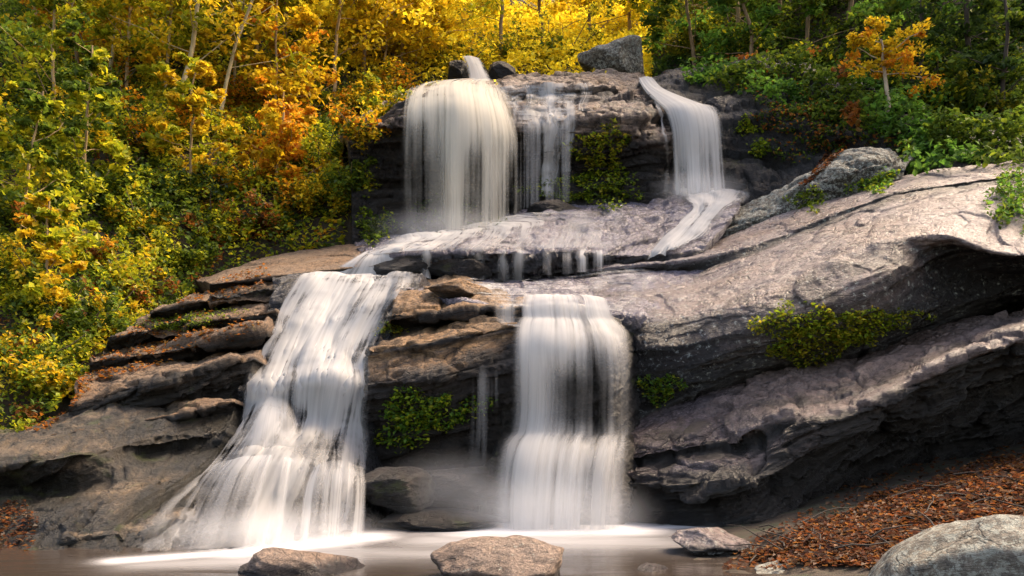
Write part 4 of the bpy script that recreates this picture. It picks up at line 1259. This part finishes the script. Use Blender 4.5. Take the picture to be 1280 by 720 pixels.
def nd_map(nt, s, lo, hi):
    r = nt.nodes.new('ShaderNodeMapRange')
    r.interpolation_type = 'SMOOTHSTEP'
    r.inputs['From Min'].default_value = lo; r.inputs['From Max'].default_value = hi
    nt.links.new(s, r.inputs['Value'])
    return r.outputs[0]


M['veil'] = water_mat('falling_water', 4.2, .16, .40, .62)
M['cream'] = water_mat('sunlit_tinted_water', 4.2, .16, .40, .62, tint=(.555, .53, .465))  # cream tint paints warm sunlight into the upper fall's colour
M['slide'] = water_mat('sliding_water', 5., .38, .38, .62, lace=.26)
M['film'] = water_mat('thin_water_film', 2.6, 1.2, .40, .66, lace=.3)


def sheet(name, label, rows, mat, nu=140, res=.05, conform=None, off=.05, layers=(0.,), edge=.12, wob=.03, seed=0, smooth=10, group=None, parent=None, cat='waterfall'):
    """running water lofted through rows of (px, py, distance, density); conform lays it on the rock that it runs over"""
    if rows and isinstance(rows[0], list) is False: rows = list(rows)
    UW, UD = [], []
    tt = np.linspace(0, 1, nu)
    R4 = [np.array(r, float) for r in rows]
    for r in R4:
        UW.append(hermite((r[:, 0] - r[0, 0]) / (r[-1, 0] - r[0, 0]), r, tt))
    W = np.array([np.array([P(*q[:3]) for q in r]) for r in UW])
    # path parameter down the fall, smooth in v
    d = np.linalg.norm(np.diff(W, axis=0), axis=-1).mean(1)
    t = np.concatenate([[0], np.cumsum(d)])
    nv = max(12, int(t[-1] / res))
    vv = np.linspace(0, t[-1], nv)
    Gp = np.stack([hermite(t, np.array(UW)[:, k], vv) for k in range(nu)], 1)      # px, py, Y, dens
    if conform:
        Y = Gp[..., 2].copy()
        for i in range(nv):
            for j in range(nu):
                h = cast(Gp[i, j, 0], Gp[i, j, 1], bvh_rock)
                if h[0] is not None and abs(h[0].y - Y[i, j]) < conform:
                    Y[i, j] = h[0].y
        Ys = Y.copy()
        for k in range(smooth):
            Ys = np.minimum(blur(blur(Ys, 2, 0), 2, 1), Y + .015)
        Gp[..., 2] = Ys
    X = (Gp[..., 0] - CX) / F * Gp[..., 2]
    G = np.stack([X, Gp[..., 2], CZ - (Gp[..., 1] - HZ) / F * Gp[..., 2]], -1)
    D = np.clip(Gp[..., 3], 0, 1.3)
    e = np.minimum(tt, 1 - tt)
    fade = np.clip(e / edge, 0, 1); fade = fade * fade * (3 - 2 * fade)
    ragged = np.clip(.7 + .9 * pnoise(np.stack([tt[None] * 9 + 0 * vv[:, None], vv[:, None] * .5 + 0 * tt[None], 0 * vv[:, None] + seed + 0 * tt[None]], -1), 3), .3, 1.1)
    D = D * fade[None] * (ragged * (1 - fade[None]) + fade[None])
    mid = nu // 2
    width = np.linalg.norm(np.diff(W[len(W) // 2], axis=0), axis=1).sum()
    u = tt[None] * width + 0 * vv[:, None]
    v = vv[:, None] + 0 * tt[None]
    Vs, Fs, ds, us = [], [], [], []
    o = 0
    for li, lo in enumerate(layers):
        H = G.copy()
        N = normals(G)
        rel = .5 + .5 * np.sin(0)
        w = wob * pnoise(np.stack([u * 1.6 + li * 7 + seed, v * .35, 0 * u + li * 3.3], -1), 8) + wob * .4 * pnoise(np.stack([u * 6 + li * 7, v * .5, 0 * u], -1), 9)
        H = H + N * (off + lo + w)[..., None]
        Vs.append(H.reshape(-1, 3)); Fs.append(grid_faces(nv, nu, o)); o += nv * nu
        ds.append((D * (1 if li == 0 else .7)).ravel()); us.append(np.stack([u + li * 31.7 + seed, v + li * 3.1], -1).reshape(-1, 2))
    me = mesh_from(name, np.concatenate(Vs), np.concatenate(Fs), True, {'dens': np.concatenate(ds)}, uv=np.concatenate(us))
    ob_ = link(name, me, mat, parent)
    if parent is None: tag(ob_, label, cat, group)
    return ob_


# wide upper fall: over the cliff top, then free fall
sheet('waterfall', 'widest fall, pouring white off the upper cliff into a curtain', [
    [(560, 107, 21.5, .5), (590, 106, 21.5, .8), (625, 106, 21.5, .3)],
    [(520, 113, 20.2, .9), (570, 109, 20.4, 1.1), (635, 118, 20.6, .5)],
    [(506, 125, 19.2, 1.), (570, 116, 19.3, 1.2), (640, 135, 19.6, .8)],
    [(502, 145, 18.7, 1.), (570, 135, 18.6, 1.25), (648, 156, 19.0, .9)],
    [(500, 165, 18.5, .7), (520, 162, 18.5, .5), (545, 160, 18.5, .75), (575, 160, 18.4, 1.25), (610, 165, 18.5, 1.1), (654, 178, 18.8, .7)],
    [(499, 200, 18.4, .5), (520, 200, 18.4, .18), (545, 200, 18.4, .3), (572, 200, 18.3, 1.0), (592, 200, 18.3, .4), (612, 200, 18.4, .85), (655, 205, 18.7, .35)],
    [(499, 250, 18.3, .35), (520, 250, 18.3, .14), (545, 250, 18.3, .22), (570, 250, 18.25, .8), (590, 250, 18.25, .3), (612, 250, 18.3, .6), (655, 245, 18.6, .25)],
    [(498, 300, 18.1, .3), (520, 300, 18.1, .12), (545, 298, 18.1, .22), (570, 296, 18.1, .75), (590, 294, 18.1, .3), (612, 291, 18.2, .5), (655, 280, 18.5, .15)],
], M['cream'], nu=200, layers=(0, .1), off=.02, edge=.1, seed=1)
for k, (x0, x1, y0, y1, Y0, Y1, dn, lb) in enumerate([
    (652, 672, 108, 152, 21.2, 19.5, .8, 'thin white trickle down the steps beside the widest fall'),
    (672, 696, 104, 245, 21.3, 19.1, .95, 'middle and longest of the trickles on the stepped upper cliff'),
    (700, 722, 128, 215, 20.3, 19.1, .6, 'faint trickle nearest the hanging yellow green plants'),
    (634, 650, 122, 205, 20.6, 19.2, .8, 'thread of water splitting off the side of the widest fall'),
    (690, 702, 150, 232, 19.6, 19.2, .5, 'hair thin drip right of the longest trickle on the stepped cliff'),
    (715, 742, 106, 140, 21.3, 19.6, .7, 'short white trickle over the cliff top near the grey rock')]):
    ys = np.linspace(y0, y1, 6); Ys = np.interp(ys, [y0, y0 + .35 * (y1 - y0), y1], [Y0, Y1 + .1, Y1 - .1])
    sheet('trickle', lb, [[(x0 + 3 * math.sin(i), y, Yv, dn), ((x0 + x1) / 2, y, Yv, dn), (x1 + 3 * math.sin(i), y, Yv, dn)] for i, (y, Yv) in enumerate(zip(ys, Ys))],
          M['veil'], nu=26, conform=1.6 if y1 < 160 else .9, off=.04, edge=.4, seed=10 + k, group='trickles on the upper cliff', smooth=4)
sheet('trickle', 'lacy water film over the stepped top of the upper cliff', [
    [(610, 112, 21.4, .4), (680, 105, 21.5, .7), (735, 108, 21.4, .4)],
    [(622, 130, 20.6, .5), (680, 128, 20.6, .6), (728, 130, 20.6, .4)],
    [(640, 150, 19.6, .6), (690, 150, 19.6, .6), (722, 146, 19.6, .4)],
    [(646, 168, 19.2, .7), (690, 165, 19.2, .4), (722, 160, 19.2, .3)],
], M['film'], nu=90, conform=1.6, off=.03, edge=.15, seed=22, smooth=3, group='trickles on the upper cliff')
sheet('trickle', 'sheer curtain of hair thin strands hanging between the widest fall and the long trickle', [
    [(642, 152, 19.35, .1), (680, 152, 19.3, .1), (718, 148, 19.3, .05)],
    [(642, 165, 19.1, .42), (680, 163, 19.1, .42), (720, 158, 19.1, .3)],
    [(642, 200, 19.0, .36), (680, 200, 19.0, .34), (720, 195, 19.0, .22)],
    [(642, 262, 18.8, .24), (680, 258, 18.8, .26), (720, 250, 18.9, .1)]], M['veil'], nu=90, off=.02, edge=.15, seed=25, group='trickles on the upper cliff')
sheet('waterfall', 'tiny distant fall between yellow trees above the cliff', [
    [(576, 70, 26.2, 1.3), (588, 70, 26.2, 1.3), (602, 73, 26.2, 1.3)],
    [(582, 86, 25.6, 1.3), (596, 85, 25.5, 1.3), (609, 87, 25.6, 1.3)],
    [(584, 104, 24.9, 1.1), (600, 104, 24.8, 1.3), (618, 104, 24.9, 1.1)]], M['slide'], nu=30, edge=.25, off=.0, seed=31)
# right hand fall
sheet('waterfall', 'bright narrow fall in the shade against the dark mossy cliff wall', [
    [(797, 103, 22.3, .9), (806, 102, 22.3, 1.1), (816, 104, 22.3, .9)],
    [(806, 118, 21.2, 1.1), (818, 116, 21.2, 1.2), (832, 118, 21.2, 1.)],
    [(822, 136, 20.2, 1.1), (845, 133, 20.1, 1.25), (880, 136, 20.1, 1.)],
    [(832, 146, 19.8, .9), (860, 142, 19.6, 1.25), (898, 142, 19.7, 1.1)],
    [(838, 165, 19.6, .8), (865, 162, 19.4, 1.1), (903, 160, 19.5, .9)],
    [(840, 200, 19.5, .7), (866, 200, 19.3, 1.05), (880, 200, 19.3, .75), (906, 200, 19.4, .8)],
    [(840, 244, 19.3, .7), (866, 246, 19.1, 1.1), (880, 246, 19.1, .8), (910, 244, 19.2, .7)],
], M['veil'], nu=110, layers=(0, .08), off=.03, edge=.13, seed=41)
sheet('trickle', 'fine branching trickle at the shaded edge of the narrow fall', [
    [(812, 130, 20.6, .8), (818, 130, 20.6, .8), (824, 130, 20.6, .8)], [(820, 155, 20.2, .6), (825, 155, 20.2, .7), (830, 155, 20.2, .6)],
    [(824, 200, 19.9, .5), (830, 200, 19.9, .6), (838, 200, 19.9, .5)], [(820, 240, 19.5, .5), (829, 240, 19.5, .6), (840, 240, 19.5, .5)]], M['veil'], nu=22, edge=.4, off=.06, seed=46, conform=1.)
sheet('cascade', 'white chute running from the narrow fall across the middle shelf', [
    [(836, 238, 19.6, .9), (870, 238, 19.4, 1.2), (945, 243, 19.2, .2)],
    [(845, 250, 18.8, .9), (880, 248, 18.8, 1.2), (938, 250, 18.7, .3)],
    [(862, 263, 18.0, .9), (885, 262, 18, 1.2), (912, 262, 18, .7)],
    [(845, 282, 17.2, .8), (870, 280, 17.2, 1.1), (902, 276, 17.3, .8)],
    [(822, 302, 16.6, .8), (850, 302, 16.6, 1.1), (884, 298, 16.7, .7)],
    [(802, 325, 16.0, .6), (832, 318, 16.2, 1.), (862, 308, 16.4, .4)]], M['slide'], nu=80, conform=1.2, off=.06, edge=.15, seed=51, cat='cascade')
# sliding water on the middle shelf
sheet('water_film', 'milky sheet of water spreading over the middle shelf below the widest fall', [
    [(482, 298, 18.6, .6), (560, 290, 18.7, 1.), (640, 272, 18.9, .9), (700, 266, 18.9, .5)],
    [(470, 306, 17.4, .8), (540, 298, 17.5, 1.1), (620, 288, 17.8, .8), (720, 276, 18, .3), (800, 272, 18, .1)],
    [(452, 318, 16.3, 1.), (510, 308, 16.4, .9), (600, 303, 16.6, .45), (740, 298, 16.9, .35), (800, 297, 16.9, .1)],
    [(425, 332, 15.6, 1.), (480, 320, 15.6, .9), (560, 315, 15.5, .4), (740, 313, 15.9, .35), (800, 314, 16.1, .1)],
], M['slide'], nu=160, conform=1.5, off=.05, edge=.13, seed=61, cat='water film')
sheet('cascade', 'foamy cascade dropping from the middle shelf onto the broad lower cascade', [
    [(452, 317, 16.0, 1.), (478, 314, 15.9, 1.15), (505, 314, 15.7, .8)],
    [(432, 328, 15.6, 1.), (465, 324, 15.5, 1.2), (497, 320, 15.5, .6)],
    [(400, 345, 15.5, .9), (445, 345, 15.4, 1.2), (515, 343, 15.5, .6)]], M['slide'], nu=70, off=.03, edge=.15, seed=66, cat='cascade')
for k, (x0, x1, dn) in enumerate([(x0_ - 3, x1_ + 3, d_ * 1.25) for x0_, x1_, d_ in [(528, 540, .9), (590, 606, .6), (622, 634, .9), (640, 656, .7), (676, 690, .8), (700, 716, .5), (722, 736, .9), (738, 762, 1.1)]]):
    yb = np.interp(x0, [470, 600, 720, 770], [348, 351, 341, 337])
    nm_ = ['trickle nearest the foamy cascade on the knee high step', 'second trickle on the knee high step counted from the foamy cascade', 'third trickle on the knee high step, a bright thread',
           'fourth trickle on the knee high step, a soft thread', 'fifth trickle on the knee high step, in the middle of dark blocks', 'sixth and faintest trickle on the knee high step',
           'seventh trickle on the knee high step, joining the widest', 'widest white trickle at the end of the knee high step'][k]
    sheet('trickle', nm_, [[(x0 - 6, 306, 16.3, 0), (x1 + 6, 306, 16.3, 0)], [(x0 - 2, 314, 15.6, dn * .5), (x1 + 2, 314, 15.6, dn * .5)], [(x0, 320, 15.35, dn * .9), (x1, 320, 15.35, dn * .9)],
                           [(x0 - 1, yb, 15.3, dn * .5), (x1 + 1, yb, 15.3, dn * .5)]], M['veil'], nu=22, edge=.5, off=.03, seed=70 + k, group='trickles on the knee high step', conform=.5, smooth=3)
sheet('water_film', 'lavender skin of water flowing over the smooth apron towards the middle fall', [
    [(560, 352, 15.8, .8), (640, 352, 15.8, .5), (740, 340, 16.1, .5), (800, 331, 16.3, .4)],
    [(575, 362, 14.7, 1.), (640, 362, 14.7, .4), (720, 360, 14.9, .35), (830, 350, 15, .3)],
    [(600, 374, 13.7, .5), (650, 376, 13.6, .4), (720, 376, 13.6, .45), (820, 372, 13.9, .3)],
    [(620, 384, 13.1, .5), (670, 385, 12.9, .7), (740, 388, 12.8, .7), (800, 394, 13, .3)]], M['film'], nu=150, conform=1.2, off=.03, edge=.08, seed=81, cat='water film')
# middle fall
sheet('waterfall', 'middle fall, creamy at its lip and dropping straight into the pool', [
    [(650, 383, 12.9, .9), (700, 381, 12.8, 1.2), (756, 386, 12.8, .9)],
    [(650, 388, 12.6, 1.2), (700, 386, 12.45, 1.3), (764, 391, 12.5, 1.)],
    [(648, 408, 12.4, 1.1), (700, 408, 12.3, 1.3), (740, 410, 12.3, 1.2), (772, 412, 12.4, .7)],
    [(642, 416, 12.2, 1.1), (700, 420, 12.05, 1.2), (750, 424, 12.0, .9), (784, 424, 12.2, .7)],
    [(640, 432, 12.0, 1.1), (665, 434, 11.95, 1.2), (700, 438, 11.85, 1.), (750, 442, 11.85, .5), (788, 440, 12.0, .5)],
    [(640, 460, 11.9, .8), (665, 462, 11.85, .9), (700, 470, 11.8, .27), (750, 472, 11.8, .2), (790, 470, 11.9, .36)],
    [(640, 520, 11.85, .7), (665, 520, 11.8, .8), (700, 520, 11.75, .2), (750, 520, 11.75, .13), (788, 520, 11.9, .3)],
    [(634, 550, 11.7, .6), (665, 550, 11.65, .8), (700, 550, 11.6, .5), (750, 552, 11.6, .4), (790, 548, 11.8, .4)],
    [(624, 566, 11.5, .5), (665, 566, 11.4, .95), (700, 566, 11.4, .8), (750, 567, 11.4, .7), (786, 566, 11.55, .5)],
    [(618, 600, 11.3, .4), (665, 600, 11.15, .85), (700, 600, 11.15, .85), (750, 600, 11.15, .65), (780, 600, 11.4, .4)],
    [(612, 664, 11.05, .3), (665, 664, 11.0, .8), (700, 664, 11.0, .8), (750, 664, 11.0, .6), (778, 664, 11.1, .35)],
], M['veil'], nu=220, layers=(0, .12), off=.02, edge=.13, seed=91)
sheet('trickle', 'narrow trickle beside the golden outcrop end, next to the middle fall', [
    [(612, 380, 13.1, .2), (652, 383, 13.0, .3)], [(614, 388, 12.8, .5), (652, 389, 12.7, .5)], [(616, 404, 12.6, .45), (650, 404, 12.6, .5)], [(640, 412, 12.2, .4), (660, 412, 12.2, .4)]], M['veil'], nu=36, edge=.45, off=.05, seed=101)
sheet('trickle', 'faint drips down the dark overhang beside the middle fall', [
    [(580, 462, 11.95, .0), (615, 455, 11.95, .1), (640, 450, 11.95, .1)], [(580, 490, 11.9, .2), (615, 485, 11.9, .35), (640, 480, 11.9, .4)], [(580, 530, 11.85, .2), (640, 530, 11.85, .35)], [(576, 595, 11.7, .1), (640, 595, 11.7, .3)]], M['veil'], nu=60, edge=.4, off=.02, seed=103)
# broad lower cascade
sheet('cascade', 'broad silky cascade fanning down stepped bedrock into the pool', [
    [(375, 347, 15.9, .9), (430, 343, 15.8, 1.1), (480, 342, 15.7, .9), (522, 345, 15.5, .3)],
    [(360, 362, 14.7, .6), (420, 360, 14.7, 1.1), (480, 358, 14.6, .9), (520, 360, 14.5, .3)],
    [(345, 390, 14.1, .5), (410, 388, 14, 1.1), (465, 388, 14, .9), (502, 385, 14, .3)],
    [(332, 420, 13.5, .4), (395, 418, 13.4, 1.1), (450, 420, 13.4, .85), (484, 418, 13.4, .3)],
    [(315, 460, 12.9, .35), (370, 458, 12.8, 1.0), (430, 460, 12.8, 1.), (470, 455, 12.8, .5)],
    [(306, 480, 12.6, .25), (350, 478, 12.5, .95), (420, 476, 12.4, 1.0), (470, 475, 12.5, .7)],
    [(300, 520, 12.3, .45), (335, 512, 12.1, .9), (372, 530, 12.2, .85), (420, 530, 12.15, .72), (462, 535, 12.3, .5)],
    [(268, 568, 11.7, .35), (330, 558, 11.3, .85), (380, 572, 11.5, .3), (420, 575, 11.4, .5), (460, 585, 11.8, .5)],
    [(250, 590, 11.3, .35), (320, 578, 11.0, .6), (350, 580, 11.0, .75), (400, 592, 11.1, .6), (462, 600, 11.5, .7)],
    [(200, 640, 10.5, .36), (265, 630, 10.5, .16), (300, 630, 10.5, .14), (335, 630, 10.5, .75), (380, 635, 10.6, .34), (462, 640, 11, .8)],
    [(150, 699, 9.3, .4), (230, 696, 9.5, .16), (290, 692, 9.6, .16), (335, 688, 9.7, .6), (390, 682, 10, .4), (462, 672, 10.6, .7)],
], M['slide'], nu=260, conform=1.0, off=.06, edge=.07, seed=111, smooth=16, cat='cascade', wob=.03)
# arcs where the cascade bulges over its lower steps
for k, (lb, rr) in enumerate([
    ('rounded veil bulging over the middle step of the broad cascade', [[(322, 500, 12.1, .0), (340, 498, 12.1, .1), (368, 504, 12.1, 0)], [(300, 530, 11.8, .3), (335, 522, 11.75, .5), (380, 535, 11.8, .3)], [(282, 570, 11.5, .1), (335, 566, 11.4, .35), (388, 572, 11.5, .1)]]),
    ('wide translucent veil spreading over the lowest left hand step', [[(255, 585, 11.1, .4), (310, 572, 10.9, .6), (365, 575, 10.9, .6), (400, 590, 11, .5)], [(225, 615, 10.6, .35), (300, 596, 10.5, .4), (360, 600, 10.5, .45), (405, 612, 10.6, .4)], [(165, 696, 9.3, .3), (270, 694, 9.5, .2), (350, 688, 9.7, .35), (410, 680, 10.1, .3)]]),
    ('small rounded veil over the step nearest the misty boulders', [[(384, 588, 11.0, .5), (425, 578, 11.0, .7), (460, 588, 11.2, .5)], [(372, 615, 10.7, .6), (420, 600, 10.7, .9), (464, 612, 10.9, .7)], [(360, 676, 10.0, .5), (410, 676, 10.2, .8), (462, 672, 10.5, .7)]])]):
    sheet('water_veil', lb, rr, M['veil'], nu=90, off=.02, edge=.14, seed=120 + k, cat='cascade', group='veils over the lower steps of the broad cascade')

# pool ---------------------------------------------------------------
n1_, n2_ = 330, 260
gx, gy = np.meshgrid(np.linspace(-9, 9, n1_), 2 + 10.2 * np.linspace(0, 1, n2_) ** .8)
W = np.stack([gx, gy, 0 * gx], -1)
ppx, ppy = proj(W.reshape(-1, 3))


def seg_d(q, a, b_):
    a, b_ = np.array(a), np.array(b_)
    t = np.clip(((q - a) @ (b_ - a)) / ((b_ - a) @ (b_ - a)), 0, 1)
    return np.linalg.norm(q - (a + t[:, None] * (b_ - a)), axis=1)


def wl(px, py):
    Y = F * CZ / (py - HZ)
    return ((px - CX) / F * Y, Y)


q = W.reshape(-1, 3)[:, :2]
fo = np.zeros(len(q))
for a, b_, s, am in [((150, 701), (300, 690), .2, .8), ((300, 690), (462, 671), .38, .85), ((600, 664), (780, 662), .55, .9), ((780, 661), (880, 657), .2, .7),
                     ((462, 672), (600, 664), .2, .35), ((330, 694), (560, 690), .5, .3), ((180, 706), (360, 700), .3, .35), ((540, 676), (800, 676), .6, .4)]:
    fo = np.maximum(fo, am * np.exp(-(seg_d(q, wl(*a), wl(*b_)) / s) ** 2))
poolm, nt, out = newmat('pool_water')
b = nd(nt, 'ShaderNodeBsdfPrincipled', Roughness=.12)
b.inputs['IOR'].default_value = 1.33
geo = nd(nt, 'ShaderNodeNewGeometry')
mp = nd(nt, 'ShaderNodeMapping'); mp.inputs['Scale'].default_value = (.7, 2.4, 1)
nt.links.new(geo.outputs['Position'], mp.inputs[0])
n1 = nd(nt, 'ShaderNodeTexNoise', Scale=1.4, Detail=4., Roughness=.5, Distortion=.4); nt.links.new(mp.outputs[0], n1.inputs['Vector'])
at = nd(nt, 'ShaderNodeAttribute', attribute_name='foam')
ff = math_(nt, 'MULTIPLY', at.outputs['Fac'], math_(nt, 'ADD', .55, math_(nt, 'MULTIPLY', n1.outputs['Fac'], .9)), clamp=True)
c = mixc(nt, ff, (.034, .027, .022), (.5, .5, .52))
nt.links.new(c, b.inputs['Base Color'])
nt.links.new(math_(nt, 'ADD', math_(nt, 'MULTIPLY', ff, .6), .14, clamp=True), b.inputs['Roughness'])
bp = nd(nt, 'ShaderNodeBump', Strength=.35, Distance=.06); nt.links.new(n1.outputs['Fac'], bp.inputs['Height']); nt.links.new(bp.outputs[0], b.inputs['Normal'])
nt.links.new(b.outputs[0], out.inputs[0])
pool = link('water', mesh_from('water', W, grid_faces(n2_, n1_), True, {'foam': fo}), poolm)
tag(pool, kind='structure')


# spray mist at the feet of the falls
def mist(px, py, Y, rx, ry, rz, dens):
    m, nt, out = newmat('spray_mist')
    tc = nd(nt, 'ShaderNodeTexCoord')
    ln = nd(nt, 'ShaderNodeVectorMath'); ln.operation = 'LENGTH'
    nt.links.new(tc.outputs['Object'], ln.inputs[0])
    f = nt.nodes.new('ShaderNodeMapRange'); f.interpolation_type = 'SMOOTHSTEP'
    f.inputs['From Min'].default_value = .0; f.inputs['From Max'].default_value = .98
    f.inputs['To Min'].default_value = dens; f.inputs['To Max'].default_value = 0
    nt.links.new(ln.outputs['Value'], f.inputs['Value'])
    v = nd(nt, 'ShaderNodeVolumePrincipled'); v.inputs['Density Attribute'].default_value = ''; v.inputs['Color'].default_value = (.93, .95, 1, 1)
    nt.links.new(f.outputs[0], v.inputs['Density'])
    nt.links.new(v.outputs[0], out.inputs['Volume'])
    bm = bmesh.new(); bmesh.ops.create_icosphere(bm, subdivisions=3, radius=1.)
    me = bpy.data.meshes.new('mist'); bm.to_mesh(me); bm.free()
    o = link('mist', me, m)
    o.location = P(px, py, Y); o.scale = (rx, rz, ry)
    tag(o, 'soft white spray mist at the foot of a fall', kind='stuff')


mist(690, 645, 10.95, 1.35, .6, .45, 1.5)
mist(565, 612, 11.2, 1.0, .55, .45, .4)
mist(330, 672, 9.9, 1.6, .4, .6, .8)
mist(875, 238, 19.0, 1.1, .5, .5, .8)
mist(555, 285, 18.2, 1.6, .5, .6, .7)

# ------------------------------------------------------------------ light
SUN_EL, SUN_AZ = 50, 62      # azimuth from +Y (away from the camera), negative = towards the left
w = bpy.data.worlds.new('World'); sc.world = w; w.use_nodes = True
nt = w.node_tree
bg = nt.nodes['Background']
sky = nt.nodes.new('ShaderNodeTexSky'); sky.sky_type = 'NISHITA'; sky.sun_disc = False
sky.sun_elevation = R(SUN_EL); sky.sun_rotation = R(SUN_AZ)
sky.air_density = 1.2; sky.dust_density = 3.5
nt.links.new(mixc(nt, .45, sky.outputs[0], mixc(nt, 1., sky.outputs[0], (1.45, 1.0, .68), 'MULTIPLY')), bg.inputs[0]); bg.inputs[1].default_value = .15
sd = bpy.data.lights.new('sun', 'SUN'); sd.energy = 2.4; sd.angle = R(28); sd.color = (1, .82, .58)
so = bpy.data.objects.new('sun', sd); col.objects.link(so)
dv = Vector((math.sin(R(SUN_AZ)) * math.cos(R(SUN_EL)), math.cos(R(SUN_AZ)) * math.cos(R(SUN_EL)), math.sin(R(SUN_EL))))
so.rotation_euler = (-dv).to_track_quat('-Z', 'Y').to_euler()
so.location = dv * 60

sc.view_settings.view_transform = 'Standard'; sc.view_settings.look = 'None'
sc.view_settings.exposure = 1.87; sc.view_settings.gamma = 1; sc.view_settings.use_curve_mapping = False
sc.render.engine = 'CYCLES'
sc.cycles.use_denoising = True
sc.cycles.transparent_max_bounces = 14
sc.cycles.max_bounces = 6; sc.cycles.diffuse_bounces = 3; sc.cycles.transmission_bounces = 4; sc.cycles.volume_bounces = 1
sc.cycles.volume_step_rate = 2
